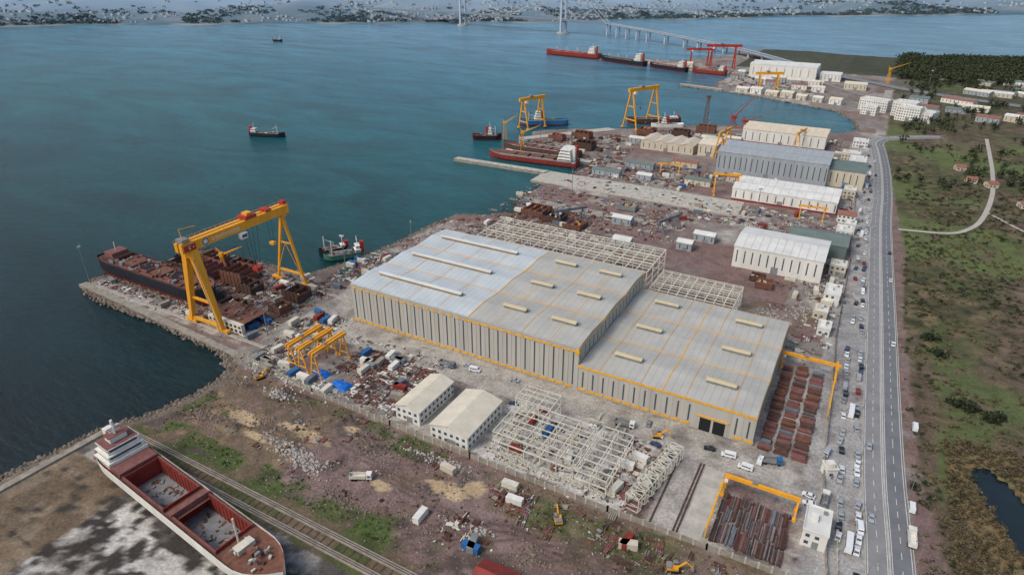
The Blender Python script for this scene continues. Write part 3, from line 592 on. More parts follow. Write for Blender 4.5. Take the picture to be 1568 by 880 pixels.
# ------------------------------------------------------------ buildings
def building(name,x0,x1,y0,y1,h,wall='white',rf='whiteroof',ridges=1,rise=2.5,axis='x',win='strip',base=None,sp=5,rz=0):
    cx,cy=(x0+x1)/2,(y0+y1)/2;E=empty(name,(cx,cy,0),rz);X0,X1,Y0,Y1=x0-cx,x1-cx,y0-cy,y1-cy
    w=MB();w.box(X0,X1,Y0,Y1,-1.5,h,wall);r=MB()
    if ridges==0:
        r.box(X0-.2,X1+.2,Y0-.2,Y1+.2,h,h+.35,rf)
        for a,b_,c,d in((X0-.2,X1+.2,Y0-.2,Y0+.1),(X0-.2,X1+.2,Y1-.1,Y1+.2),(X0-.2,X0+.1,Y0+.1,Y1-.1),(X1-.1,X1+.2,Y0+.1,Y1-.1)): r.box(a,b_,c,d,h+.36,h+.9,wall)
        r.box(X0+(X1-X0)*.2,X0+(X1-X0)*.2+2.2,-1.2,1.2,h+.4,h+2.2,wall);r.box(X1-2.5,X1-1.3,Y1-2.6,Y1-1.5,h+.36,h+1.2,'grey')
    elif axis=='x':
        dy=(Y1-Y0)/ridges
        for i in range(ridges):
            a=Y0+i*dy;m1=a+dy/2;b_=a+dy
            r.hexa([(X0-.4,a-.3,h),(X1+.4,a-.3,h),(X1+.4,m1,h+rise),(X0-.4,m1,h+rise),(X0-.4,a-.3,h+.3),(X1+.4,a-.3,h+.3),(X1+.4,m1,h+rise+.3),(X0-.4,m1,h+rise+.3)],rf)
            r.hexa([(X0-.4,m1,h+rise),(X1+.4,m1,h+rise),(X1+.4,b_+.3,h),(X0-.4,b_+.3,h),(X0-.4,m1,h+rise+.3),(X1+.4,m1,h+rise+.3),(X1+.4,b_+.3,h+.3),(X0-.4,b_+.3,h+.3)],rf)
            for xx in(X0,X1): w.poly([(xx,a,h),(xx,m1,h+rise),(xx,b_,h)],wall)
            if X1-X0>30:
                xx=X0+5
                while xx<X1-4: r.hexa([(xx,a-.3,h+.28),(xx+.15,a-.3,h+.28),(xx+.15,m1,h+rise+.28),(xx,m1,h+rise+.28),(xx,a-.3,h+.38),(xx+.15,a-.3,h+.38),(xx+.15,m1,h+rise+.38),(xx,m1,h+rise+.38)],'seam');xx+=sp
    else:
        dx=(X1-X0)/ridges
        for i in range(ridges):
            a=X0+i*dx;m1=a+dx/2;b_=a+dx
            r.hexa([(a-.3,Y0-.4,h),(m1,Y0-.4,h+rise),(m1,Y1+.4,h+rise),(a-.3,Y1+.4,h),(a-.3,Y0-.4,h+.3),(m1,Y0-.4,h+rise+.3),(m1,Y1+.4,h+rise+.3),(a-.3,Y1+.4,h+.3)],rf)
            r.hexa([(m1,Y0-.4,h+rise),(b_+.3,Y0-.4,h),(b_+.3,Y1+.4,h),(m1,Y1+.4,h+rise),(m1,Y0-.4,h+rise+.3),(b_+.3,Y0-.4,h+.3),(b_+.3,Y1+.4,h+.3),(m1,Y1+.4,h+rise+.3)],rf)
            for yy in(Y0,Y1): w.poly([(a,yy,h),(m1,yy,h+rise),(b_,yy,h)],wall)
    g=MB()
    if win=='strip':
        xx=X0+sp/2
        while xx<X1-.5: g.box(xx-.35,xx+.35,Y0-.06,Y0+.1,h*.25,h*.84,'glass');xx+=sp
        yy=Y0+sp/2
        while yy<Y1-.5:
            for xa in(X0,X1): g.box(xa-.06,xa+.06,yy-.35,yy+.35,h*.25,h*.84,'glass')
            yy+=sp
    elif win=='rows':
        z=1.2
        while z<h-1.4:
            xx=X0+1
            while xx<X1-1.6:
                g.box(xx,xx+1.3,Y0-.06,Y0+.1,z,z+1.3,'glass');g.box(xx,xx+1.3,Y1-.1,Y1+.06,z,z+1.3,'glass');xx+=2.8
            yy=Y0+1
            while yy<Y1-1.6:
                g.box(X0-.06,X0+.1,yy,yy+1.3,z,z+1.3,'glass');g.box(X1-.1,X1+.06,yy,yy+1.3,z,z+1.3,'glass');yy+=2.8
            z+=3
    g.box(X0+(X1-X0)*.45,X0+(X1-X0)*.45+min(4,(X1-X0)*.25),Y0-.1,Y0+.1,0,min(h*.45,4.5),'grey')
    if base: g.box(X0-.12,X1+.12,Y0-.12,Y0+.1,0,h*.16,base);g.box(X1-.1,X1+.12,Y0,Y1,0,h*.16,base)
    w.obj('walls',parent=E);r.obj('roof',parent=E);g.obj('windows_and_doors',parent=E);return E
building('workshop_cabin',-147,-135,165,190,6.4,'white','creamroof',1,2,'y','rows',None)
building('workshop_cabin',-127,-109.5,161.5,188,6.6,'white','creamroof',1,2.4,'y','rows','tan')
building('site_office',9,16.5,177,189,6.5,'white','whiteroof',0,0,'x','rows');building('gate_kiosk',12,16,214,218.5,3.8,'white','tan',0,0,'x','rows',rz=.5)
building('white_warehouse',-58,-7,386,422,13.5,'white','whiteroof',1,2.5,'x','strip',None,4.5)
building('arched_green_warehouse',-32,3,428,452,9,'greenroof','greenroof',1,3,'x',None)
building('long_white_factory',-86,-10,514,552,9.5,'white','whiteroof',2,2.5,'x','strip','hullred',6)
building('blue_grey_factory',-115,-24,583,630,19,'bluegrey','bluegrey',2,2.5,'x','strip',None,4.6)
building('annex_building',-24,4,590,625,14,'tan','greenroof',1,1.5,'x','strip')
building('tan_factory',-117,-37,705,740,14,'white','tan',3,2.5,'x','strip','brick',7)
building('low_tan_warehouse',-201,-148,629,660,8,'tan','tan',4,2.5,'y','strip',None,6)
building('low_tan_warehouse',-144,-126,632,668,11,'tan','creamroof',1,2,'x','strip')
building('large_white_hall',-196,-95,1150,1205,20,'white','whiteroof',2,2,'x','strip',None,12)
building('shed',-90,-60,1165,1200,10,'white','whiteroof',1,2,'x','strip');building('shed',-50,-20,1100,1125,8,'tan','creamroof',1,2,'x','strip')
for i,(a,b_,w_,d_,h_) in enumerate([(-20,945,34,16,14),(18,925,26,18,17),(22,900,26,14,16),(-16,918,18,12,10),(48,900,14,20,11)]): building('white_apartment_block',a,a+w_,b_,b_+d_,h_,'white','whiteroof',0,0,'x','rows',rz=-.35)
for i in range(7):
    t=i/7;a=-185+t*150;b_=1003-t*42;building('shore_warehouse',a,a+random.uniform(12,19),b_,b_+random.uniform(9,14),random.uniform(4,8),random.choice(['white','tan']),random.choice(['whiteroof','creamroof']),1,2,'x','strip',rz=-.25)
for a,b_,w_,d_,h_,k in [(-6,456,9,12,9,'white'),(-4,402,9,10,6,'tan'),(-3,360,8,14,6,'white'),(-6,340,7,9,4,'tan'),(-2,322,6,9,4,'white'),(-8,500,12,9,6,'red'),(-9,560,9,12,7,'tan'),(-12,650,14,20,8,'white'),(-20,680,16,14,7,'tan'),(-14,740,14,14,6,'white'),(-2,478,7,9,7,'white')]: building('yard_office',a,a+w_,b_,b_+d_,h_,'white' if k=='red' else k,'brick' if k=='red' else 'whiteroof',1 if k=='red' else 0,2,'x','rows')
g=random.Random(5)
for i,(x,y) in enumerate([(80,655),(74,694),(112,600),(94,648)]): building('house',x,x+8,y,y+8,3.5,'tan','brick',1,1.8,'x','rows',rz=g.uniform(-.5,.5))
for i in range(54):
    if i<28: x=g.uniform(60,420);y=g.uniform(1090,1260)
    else: x=g.uniform(30,420);y=g.uniform(930,1060)
    if float(dseg(np.array(x),np.array(y),MW+[]))<22 or float(dseg(np.array(x),np.array(y),XR))<18: continue
    w_,d_,h_=g.uniform(10,40),g.uniform(9,16),g.uniform(4,8);building('factory_unit',x,x+w_,y,y+d_,h_,g.choice(['white','tan','bluegrey']),g.choice(['whiteroof','brick','creamroof','greenroof']),1,2,'x','strip',rz=-.35+g.gauss(0,.12))
for i in range(20):
    x=g.uniform(-330,-80);y=g.uniform(1030,1235)
    if x<-220 and y<1185: continue
    if -210<x<-80 and 1135<y<1215: continue
    building('shed',x,x+g.uniform(10,24),y,y+g.uniform(9,16),g.uniform(5,9),g.choice(['white','tan','bluegrey']),g.choice(['whiteroof','creamroof','brick']),1,2,'x','strip')
for i in range(16):
    x=g.uniform(-230,-20);y=g.uniform(640,770)
    if -122<x<-20 and y>690 or -215<x<-120 and y<675 or x<-190 and y>700: continue
    building('shed',x,x+g.uniform(8,20),y,y+g.uniform(7,12),g.uniform(4,7),g.choice(['tan','bluegrey']),g.choice(['creamroof','greenroof','brick']),1,1.6,'x','strip')
for a,b_ in [(-210,524),(-170,528),(-130,536),(-190,560),(-155,585),(-100,560)]: building('shed',a,a+g.uniform(12,26),b_,b_+8,4.5,g.choice(['bluegrey','tan']),g.choice(['whiteroof','greenroof','brick']),1,1.4,'x','strip')
for a,b_,w_ in [(-150,418,14),(-135,380,12),(-96,395,10),(-90,415,14)]: building('shed',a,a+w_,b_,b_+8,5,'bluegrey','whiteroof',1,1.4,'x','strip')
# ------------------------------------------------------------ ships
def hull(m_,L_,B,D,kh,kd,kb=None,z0=-2.5,bow=.22,stern=.08,red=None,opening=None,sheer=1.5):
    N=28;st=[]
    for i in range(N+1):
        t=i/N;w=1
        if t<stern: w=.72+.28*math.sqrt(t/stern)
        if t>1-bow: u=(t-(1-bow))/bow; w=max(.02,(1-u**2.1))
        zz=D+sheer*max(0,(t-.8)/.2)**2+sheer*.4*max(0,(.1-t)/.1)
        st.append((t*L_-L_/2,w*B/2,zz,t))
    for i in range(N):
        a=st[i];b_=st[i+1]
        for s1 in(1,-1):
            def pt(s_,lv):
                x,w,z,t=s_
                if lv==0: return (x,s1*w*.70*(1 if t<.8 else 1-(t-.8)*2.5),z0)
                if lv==1: return (x,s1*w*(.96 if t<.8 else .96-(t-.8)*1.2),z0+(z-z0)*.42)
                if lv==2: return (x,s1*w,z)
                return (x,s1*w*.995,z+1.1)
            for lv,k in((0,red or kh),(1,kh),(2,kb or kh)):
                q=[pt(a,lv),pt(b_,lv),pt(b_,lv+1),pt(a,lv+1)]
                m_.poly(q if s1<0 else q[::-1],k)
        if not opening or not any(o0<=(a[3]+b_[3])/2<=o1 for o0,o1 in opening):
            m_.poly([(a[0],-a[1],a[2]),(b_[0],-b_[1],b_[2]),(b_[0],b_[1],b_[2]),(a[0],a[1],a[2])],kd)
        else:
            for s1 in(1,-1):
                iw=B/2-1.6;m_.poly([(a[0],s1*iw,a[2]),(b_[0],s1*iw,b_[2]),(b_[0],s1*b_[1],b_[2]),(a[0],s1*a[1],a[2])],kd)
    a=st[0];m_.poly([(a[0],-a[1]*.7,z0),(a[0],-a[1],a[2]+1.1),(a[0],a[1],a[2]+1.1),(a[0],a[1]*.7,z0)],kh)
def bridgehouse(m_,x,B,z,n=3,k='white',ln=9,funnel='red'):
    for i in range(n):
        l=ln-i*1.2;w=B*(.82-.08*i);m_.box(x-l/2,x+l/2,-w/2,w/2,z+i*2.6,z+i*2.6+2.6,k)
        m_.box(x+l/2-.05,x+l/2+.08,-w/2+.6,w/2-.6,z+i*2.6+1.2,z+i*2.6+2,'glass');m_.box(x-l/2+.6,x+l/2-.6,-w/2-.08,w/2+.08,z+i*2.6+1.3,z+i*2.6+1.9,'glass')
        m_.box(x-l/2-.4,x+l/2+.4,-w/2-.4,w/2+.4,z+i*2.6+2.5,z+i*2.6+2.65,k)
    zz=z+n*2.6;m_.box(x-ln*.5-2.5,x-ln*.5,-1.4,1.4,z,zz+2,funnel);m_.cyl((x,0),.22,zz,zz+6,k,6);m_.box(x-.1,x+.1,-2,2,zz+3.6,zz+3.9,k)
def ship(name,p,q,B,D,kh,kd,n=3,red='hullred',aft=True,masts=2,hatch=3,kb=None,funnel='red',hk='rust'):
    L_=math.hypot(q[0]-p[0],q[1]-p[1]);a=math.atan2(q[1]-p[1],q[0]-p[0]);m_=MB();hull(m_,L_,B,D,kh,kd,kb,red=red)
    bridgehouse(m_,-L_/2+L_*.13 if aft else L_*.1,B,D,n,'white',min(15,L_*.14),funnel)
    x0=-L_/2+L_*.24;x1=L_/2-L_*.16
    for i in range(hatch):
        xa=x0+(x1-x0)*i/hatch;xb=x0+(x1-x0)*(i+.8)/hatch;m_.box(xa,xb,-B*.3,B*.3,D,D+1.3,hk);m_.box(xa+.4,xb-.4,-B*.27,B*.27,D+1.3,D+1.6,kd)
    for i in range(masts):
        xx=x0+(x1-x0)*(i+.9)/max(1,masts);m_.cyl((xx,0),.35,D,D+10,'cream',6);m_.beam((xx,0,D+8),(xx-6,1.5,D+5),.3,.3,'cream')
    for i in range(24):
        xx=random.uniform(x0,x1);m_.rbox(xx,random.uniform(-B*.42,B*.42),D,random.uniform(.6,2.5),random.uniform(.4,2),random.uniform(.6,2),random.uniform(0,3),random.choice([hk,'white','grey','rust2',hk]))
    for s1 in(-1,1): m_.beam((x0,s1*B*.46,D+1.2),(x1,s1*B*.46,D+1.2),.2,.2,'white')
    return m_.obj(name,((p[0]+q[0])/2,(p[1]+q[1])/2,0),a)
ship('cargo_ship',(-595,478),(-556,492),7,1.6,'navy','rust2',2,None,True,1,2)
ship('cargo_ship',(-1290,1150),(-1268,1158),5,2,'navy','rust2',1,None,True,1,1)
ship('tanker_ship',(-492,1236),(-618,1256),20,7,'hullred','red',5,'hullred',hatch=4,hk='hullred',masts=3)
ship('tanker_ship',(-384,1186),(-486,1226),18,6,'navy','rust2',5,'hullred',masts=3,hatch=4)
ship('tanker_ship',(-300,1156),(-376,1188),15,5,'navy','hullred',4,'hullred')
ship('tanker_ship',(-232,1150),(-292,1163),13,5,'hullred','rust',3,'hullred',masts=1)
ship('red_deck_ship',(-231,541),(-322,534),16,4,'hullred','rust',4,'hullred',hatch=4,masts=0,funnel='white',kb='grey')
ship('red_deck_ship',(-240,566),(-325,566),14,4.5,'rust2','redplate',2,'hullred',hatch=5,masts=1)
ship('tug_boat',(-372,582),(-345,597),9,3,'navy','red',3,'hullred',False,1,0)
ship('blue_supply_ship',(-312,695),(-362,664),12,4,'blue','green',4,'hullred',False,1,1)
ship('white_yacht',(-190,745),(-222,726),8,2.5,'white','white',3,'navy',False,1,0)
ship('cargo_ship',(-200,768),(-255,738),11,3.5,'rust2','rust',1,'hullred',masts=0,hatch=3)
ship('work_boat',(-272,289),(-288,270),7,1.5,'green','grey',2,'navy',True,1,1)
ship('work_boat',(-287,290),(-297,275),5,1,'navy','rust',1,'navy',True,1,1)
m_=MB();hull(m_,98,17,8.5,'navy','redplate','rust2',z0=-3,bow=.16,stern=.1,red='hullred')
m_.box(-44,-32,-6.5,6.5,8.5,11.2,'rust2');m_.box(-42,-34,-5,5,11.2,13.8,'redplate');m_.cyl((-38,0),.3,13.8,19,'cream',6)
for i in range(5):
    xa=-26+i*13;m_.box(xa,xa+10.5,-5.2,5.2,8.5,10,'redplate' if i%2 else 'rust2');m_.box(xa+.7,xa+9.8,-4.5,4.5,10,10.05,'dark' if i in(1,3) else 'rust')
for i in range(130):
    m_.rbox(random.uniform(-42,40),random.uniform(-7,7),8.5,random.uniform(.6,4),random.uniform(.4,1.8),random.uniform(.5,2.4),random.choice([0,1.57,.4]),random.choice(['rust','redplate','rust2','grey','redplate','concd','rust']))
for i in range(40): xx=-46+i*2.3; m_.box(xx,xx+.3,-8.75,-8.6,9,9.9,'rust')
m_.obj('old_cargo_ship',(-346,196.5,0),0)
E=empty('grounded_coaster_ship',(-173,87,0),math.atan2(-10,98))
m_=MB();hull(m_,102,15.5,7.2,'white','rust','white',z0=.4,bow=.17,stern=.08,red='concd',opening=[(.22,.46),(.52,.74)],sheer=2.2);m_.obj('hull',parent=E)
m_=MB()
for o0,o1 in((.215,.465),(.5,.755)):
    xa=o0*102-51;xb=o1*102-51;iw=6.15;zt_=8.5
    m_.poly([(xa,-iw,1.5),(xb,-iw,1.5),(xb,iw,1.5),(xa,iw,1.5)],'grey')
    for yy in(-iw,iw): m_.box(xa,xb,yy-.12,yy+.12,1.5,zt_,'hullred')
    for xx in(xa,xb): m_.box(xx-.15,xx+.15,-iw,iw,1.5,zt_,'hullred')
    for xx in np.arange(xa+1.5,xb,2.2):
        for yy in(-iw+.14,iw-.3): m_.box(xx,xx+.16,yy,yy+.16,1.6,zt_-.2,'rust')
    m_.box(xa-.5,xb+.5,-iw-.5,-iw-.15,7.3,zt_+.2,'redplate');m_.box(xa-.5,xb+.5,iw+.15,iw+.5,7.3,zt_+.2,'redplate')
    for i in range(40): m_.rbox(random.uniform(xa+2,xb-2),random.uniform(-4.8,4.8),1.5,random.uniform(.3,2.4),random.uniform(.3,1.4),random.uniform(.1,.5),random.uniform(0,3),random.choice(['rust','grey','concd','rust2']))
m_.obj('cargo_holds',parent=E)
m_=MB();bridgehouse(m_,-42.5,16.5,7.2,3,'white',10,'white')
m_.box(-49.5,-36,-7.2,7.2,7.2,7.5,'hullred');m_.box(-38,-30.5,-6.8,6.8,7.3,9.2,'redplate');m_.box(-37.5,-36.8,-7,7,9.2,10.4,'white')
m_.box(-47,-38.6,-5.6,5.6,15.05,15.2,'redplate');m_.box(-45,-41,-3,3,15,17.3,'white');m_.box(-45.2,-40.8,-3.4,3.4,17.3,17.5,'redplate');m_.cyl((-43,0),.5,17.5,23,'white',8);m_.box(-43.3,-42.7,-2.2,2.2,20,20.4,'white');m_.beam((-43,0,22),(-47,0,16),.1,.1,'white')
m_.obj('superstructure',parent=E)
m_=MB();m_.box(0,2.3,-6.8,6.8,7.3,9.2,'redplate');m_.box(30,33,-3,3,7.4,9.3,'cream');m_.cyl((28.5,0),.35,7.3,18,'cream',8);m_.cyl((40,2),.6,9.2,10.2,'grey',8);m_.cyl((40,-2),.6,9.2,10.2,'grey',8);m_.box(34,37,-1.2,1.2,8,9.4,'rust');m_.box(38,39,-.8,.8,9,10,'grey')
for i in range(24): m_.rbox(random.uniform(29,43),random.uniform(-4,4),8.2,random.uniform(.3,1.4),random.uniform(.3,.8),random.uniform(.2,.8),random.uniform(0,3),random.choice(['cream','rust2','grey','rust']))
m_.obj('forecastle_gear',parent=E)
# ------------------------------------------------------------ quays, walls
m_=MB();m_.prism([(-344,503),(-343,510),(-246,511),(-247,504)],-4,1.2,'concd','conc')
for i in range(14): m_.box(-340+i*7,-339+i*7,503.3,504,1.2,2,'white')
m_.obj('breakwater_pier')
m_=MB();m_.prism([(-387,172),(-386,176),(-240,167),(-240,163.5),(-300,167)],-4,.6,'concd','concd');m_.obj('quay_wall')
m_=MB();m_.prism([(-249,480),(-249,513),(-75,511),(-73,476)],-5,.35,'concd','conc')
for i in range(22): m_.box(-246+i*8,-245+i*8,480.4,481,.35,1.1,'crane')
m_.obj('concrete_quay')
m_=MB();m_.prism([(-272,1018),(-272,1024),(-205,1008),(-205,1001)],-4,1.5,'concd','conc');m_.obj('breakwater_pier')
m_=MB();m_.prism([(-600,1268),(-600,1278),(-300,1211),(-300,1196)],-4,1,'concd','conc');m_.obj('shipyard_jetty')
m_=MB();m_.prism([(-251.5,-40),(-248.5,-40),(-242.5,102),(-245.5,102)],-4,.8,'concd','concd');m_.obj('seawall')
m_=MB();m_.prism([(-330,607),(-318,604),(-250,690),(-262,696)],-4,.8,'concd','conc');m_.prism([(-318,556),(-318,566),(-225,562),(-225,553)],-4,.8,'concd','conc');m_.obj('shipyard_jetty')
def wall(name,P,h,t,k,cap=None):
    m_=MB()
    for a,b_ in zip(P[:-1],P[1:]):
        n=max(1,int(math.hypot(b_[0]-a[0],b_[1]-a[1])/4))
        m_.beam((a[0],a[1],h/2),(b_[0],b_[1],h/2),t,h,k)
        for i in range(n+1):
            x=a[0]+(b_[0]-a[0])*i/n;y=a[1]+(b_[1]-a[1])*i/n;m_.box(x-t,x+t,y-t,y+t,0,h+.3,cap or k)
    m_.obj(name)
wall('perimeter_wall',[(-244,166),(-190,160.5),(-146,159.5),(-107,159),(-51,159.5),(-17,160),(7,161)],2.2,.3,'concd','conc')
wall('perimeter_fence',[(19,160),(15,190),(12,218),(10,270),(7,322),(6,429),(0,572),(-4,640),(-8,700)],2,.15,'concd','conc')
wall('low_wall',[(24,60),(22.5,150),(18,205)],.8,.4,'conc')
m_=MB()
for yy in(99.8,105.4): m_.box(-236,-40,yy-1.1,yy+1.1,-.2,.4,'concd');m_.box(-236,-40,yy-.45,yy-.3,.4,.6,'rust2');m_.box(-236,-40,yy+.3,yy+.45,.4,.6,'rust2')
for xx in np.arange(-234,-40,3.1): m_.box(xx,xx+.5,101,104.2,-.1,.12,'rust2')
m_.obj('slipway_track')
# ------------------------------------------------------------ rocks
def rockT():
    g=np.random.default_rng(2);v=np.array([(x,y,z) for z in(-.4,.5) for x,y in((-.6,-.4),(.5,-.5),(.5,.4),(-.5,.5))],float);v+=g.uniform(-.2,.2,v.shape);v[4:,:2]*=.65
    return v,np.array([(0,1,5,4),(1,2,6,5),(2,3,7,6),(3,0,4,7),(4,5,6,7)]),np.array([0,1,0,1,0])
def rocks(name,P,n,w,s,k,z=-1.3):
    L_=[math.dist(a,b_) for a,b_ in zip(P[:-1],P[1:])];cum=np.cumsum([0]+L_);t=rng.uniform(0,cum[-1],n);Pn=np.array(P,float)
    x=np.interp(t,cum,Pn[:,0]);y=np.interp(t,cum,Pn[:,1]);x+=rng.normal(0,w,n);y+=rng.normal(0,w,n)
    scatter(name,rockT(),np.stack([x,y,rng.uniform(z,z+1.0,n)],-1),s[0]+(s[1]-s[0])*rng.uniform(0,1,n)**2.5,rng.uniform(0,6,n),[M[k],M[k]],sz=rng.uniform(.4,1.4,n))
rocks('riprap_rocks',COAST[2:17],5200,1.3,(.6,2.1),'rock');rocks('riprap_rocks',COAST[18:30],3000,1.1,(.6,2.0),'rock');rocks('riprap_rocks',COAST[43:56],900,2,(1.2,3),'rock')
def pile(name,cx,cy,rx,ry,n,s,k,zmax=.15):
    nc=6;c=rng.normal(0,.55,(nc,2));i=rng.integers(0,nc,n);x=cx+rx*(c[i,0]+rng.normal(0,.35,n));y=cy+ry*(c[i,1]+rng.normal(0,.35,n))
    scatter(name,rockT(),np.stack([x,y,rng.uniform(-.05,zmax,n)],-1),s[0]+(s[1]-s[0])*rng.uniform(0,1,n)**2,rng.uniform(0,6,n),[M[k],M['rock']],sz=rng.uniform(.25,.9,n))
for a in [(-160,127,14,4.5,330,'rockw'),(-178,131,7,3,110,'rockw'),(-122,152,12,2.5,170,'rockw'),(-190,137,9,4,110,'rock'),(-140,145,9,3,100,'rock'),(-215,128,8,4,120,'rock'),(-84,131,4,2,80,'rockw'),(-205,152,9,2.5,130,'rockw'),(-225,152,5,4,120,'rock'),(-40,308,10,10,120,'rockw'),(-25,330,9,8,120,'rockw'),(-65,128,6,3,120,'rock'),(-132,118,8,3,100,'rock'),(-12,345,9,10,160,'rockw'),(-30,122,8,4,120,'rock'),(-100,126,6,4,90,'rock')]:
    pile('rubble_pile',a[0],a[1],a[2],a[3],a[4],(.3,1.5),a[5])
n=7000;x=rng.uniform(-232,8,n);y=rng.uniform(108,158,n);scatter('scattered_stones',rockT(),np.stack([x,y,0*x-.05],-1),.12+.6*rng.uniform(0,1,n)**3,rng.uniform(0,6,n),[M['rock'],M['rockw']])
# ------------------------------------------------------------ clutter
def clutter(name,x0,x1,y0,y1,n,pal,seed,big=1.0,skip=None):
    g=random.Random(seed);m_=MB()
    for i in range(int(n*1.35)):
        cx=g.uniform(x0,x1);cy=g.uniform(y0,y1)
        if skip and skip(cx,cy): continue
        a=g.choice([0,math.pi/2])+g.gauss(0,.14);t=g.random();k=g.choice(pal);bg=big*g.uniform(.55,1.1)
        if t<.45:
            L_=g.uniform(3,9)*bg;nb=g.randint(3,7)
            for j in range(nb):
                o=(j-nb/2)*.45;m_.rbox(cx-o*math.sin(a)+g.gauss(0,.2),cy+o*math.cos(a)+g.gauss(0,.2),0,L_*g.uniform(.6,1),.28,g.uniform(.15,.6),a+g.gauss(0,.04),g.choice([k,k,g.choice(pal)]))
        elif t<.64:
            for j in range(3): m_.rbox(cx+g.gauss(0,.3),cy+g.gauss(0,.3),j*.3,g.uniform(1.6,4.5)*bg,g.uniform(1,2.2)*bg,.2,a+g.gauss(0,.1),g.choice([k,k,g.choice(pal)]))
        elif t<.82:
            l,w,h=g.uniform(1.6,3.6)*bg,g.uniform(1.2,2.2)*bg,g.uniform(.7,1.8)*bg
            c,s_=math.cos(a),math.sin(a)
            for (ox,oy,lx,ly) in((0,-w/2,l,.12),(0,w/2,l,.12),(-l/2,0,.12,w),(l/2,0,.12,w)): m_.rbox(cx+ox*c-oy*s_,cy+ox*s_+oy*c,0,lx,ly,h,a,k)
            m_.rbox(cx,cy,.05,l*.9,w*.9,h*.4,a,'rust2')
        elif t<.862:
            l,w,h=6.1,2.4,2.6;kk=g.choice(['white','cream','grey','blueplate','tan','hullred','cream','blue','concd']);m_.rbox(cx,cy,.1,l,w,h,a,kk);c,s_=math.cos(a),math.sin(a)
            for j in range(6):
                o=(j-2.5)*.95;m_.rbox(cx+o*c,cy+o*s_,.15,.25,w+.12,h-.1,a,kk)
            m_.rbox(cx+3.07*c,cy+3.07*s_,.2,.08,.1,h-.3,a,'dark')
        else:
            for j in range(4):
                o=j*.7;L_=4*bg;m_.beam((cx-o*math.sin(a),cy+o*math.cos(a),.3),(cx-o*math.sin(a)+L_*math.cos(a),cy+o*math.cos(a)+L_*math.sin(a),.3),.45,.45,k)
        if g.random()<.6:
            for j in range(5): m_.rbox(cx+g.gauss(0,3),cy+g.gauss(0,3),0,g.uniform(.3,1.2),g.uniform(.2,.8),g.uniform(.1,.6),g.uniform(0,3),g.choice(pal+['cream','rust2']))
    m_.obj(name)
PA=['rust','rust2','grey','cream','conc','redplate','blueplate','concd','rust2','white'];PR=['rust','rust2','redplate','rust','grey','rust2','concd'];PM=['rust','rust2','grey','conc','redplate','blueplate','cream','rust','rust2','concd']
clutter('steel_scrap_yard',-176,-149,166,199,190,PR+['white'],1,.75)
clutter('steel_scrap_yard',-238,-215,167,200,130,PA,2,.65);clutter('steel_scrap_yard',-194,-176,180,200,90,PR,3,.75)
clutter('steel_scrap_yard',-232,-180,161.5,168,60,['white','cream','grey','conc'],4,.55)
clutter('steel_scrap_yard',-243,-219,200,216,40,PA,5,.5)
clutter('material_store',-225,-150,202,208,16,['rust','grey','white'],6,.5)
clutter('steel_scrap_yard',-105,-52,163,196,80,['cream','rust','white','grey','cream'],7,.6)
clutter('steel_scrap_yard',-56,-42,166,197,50,['redplate','rust','cream'],8,.7)
clutter('steel_scrap_yard',-90,-6,138,156,16,PR,9,.8);clutter('steel_scrap_yard',-90,-74,143,153,26,PR,10,.9)
clutter('steel_scrap_yard',-50,0,142,157,34,PR,11,.7);clutter('steel_scrap_yard',-96,-80,122,134,14,['cream','rust','rust2'],29,.8)
clutter('steel_scrap_yard',-200,-100,120,156,22,PR,31,.5)
clutter('assembly_yard',-240,-100,352,474,300,PM,12,.95,lambda x,y:-120<x and y<400);clutter('assembly_yard',-225,-160,395,425,80,PR,13,1.4)
clutter('assembly_yard',-100,-2,456,505,130,PA,14,.9);clutter('assembly_yard',-30,-4,345,385,16,PR,30,.7)
clutter('assembly_yard',-225,-90,480,508,70,PA+['white'],15,.9)
clutter('assembly_yard',-225,-120,514,580,210,PM,16,1.2);clutter('assembly_yard',-120,-90,554,580,40,PM,17,1.1)
clutter('assembly_yard',-310,-205,560,690,300,PR+['grey','conc','redplate'],18,1.8,lambda x,y:y>610+(x+310)*.9)
clutter('assembly_yard',-215,-20,665,760,320,PM,19,1.5,lambda x,y:-118<x<-36 and 700<y or y>720+(x+215)*.25)
clutter('assembly_yard',-200,0,634,664,90,PM,20,1.2,lambda x,y:x<-146)
clutter('dock_materials',-372,-296,208,244,150,PR+['grey'],21,1.2);clutter('dock_materials',-296,-250,185,244,170,PR+['cream','grey'],22,.95);clutter('dock_materials',-380,-250,178.5,186,80,PR+['white','grey'],23,.7)
clutter('quay_materials',-266,-248,250,300,80,['green','grey','rust','white'],24,.7);clutter('quay_materials',-262,-222,305,375,60,PM,25,.6)
clutter('assembly_yard',-320,-80,1030,1235,330,PM,26,2.0,lambda x,y:not bool(inpoly(np.array(x),np.array(y),COAST)) or(-200<x<-92 and 1145<y<1210))
clutter('roadside_materials',-12,5,300,430,60,PA,27,.7);clutter('roadside_materials',-14,0,500,700,90,PA,28,.9)
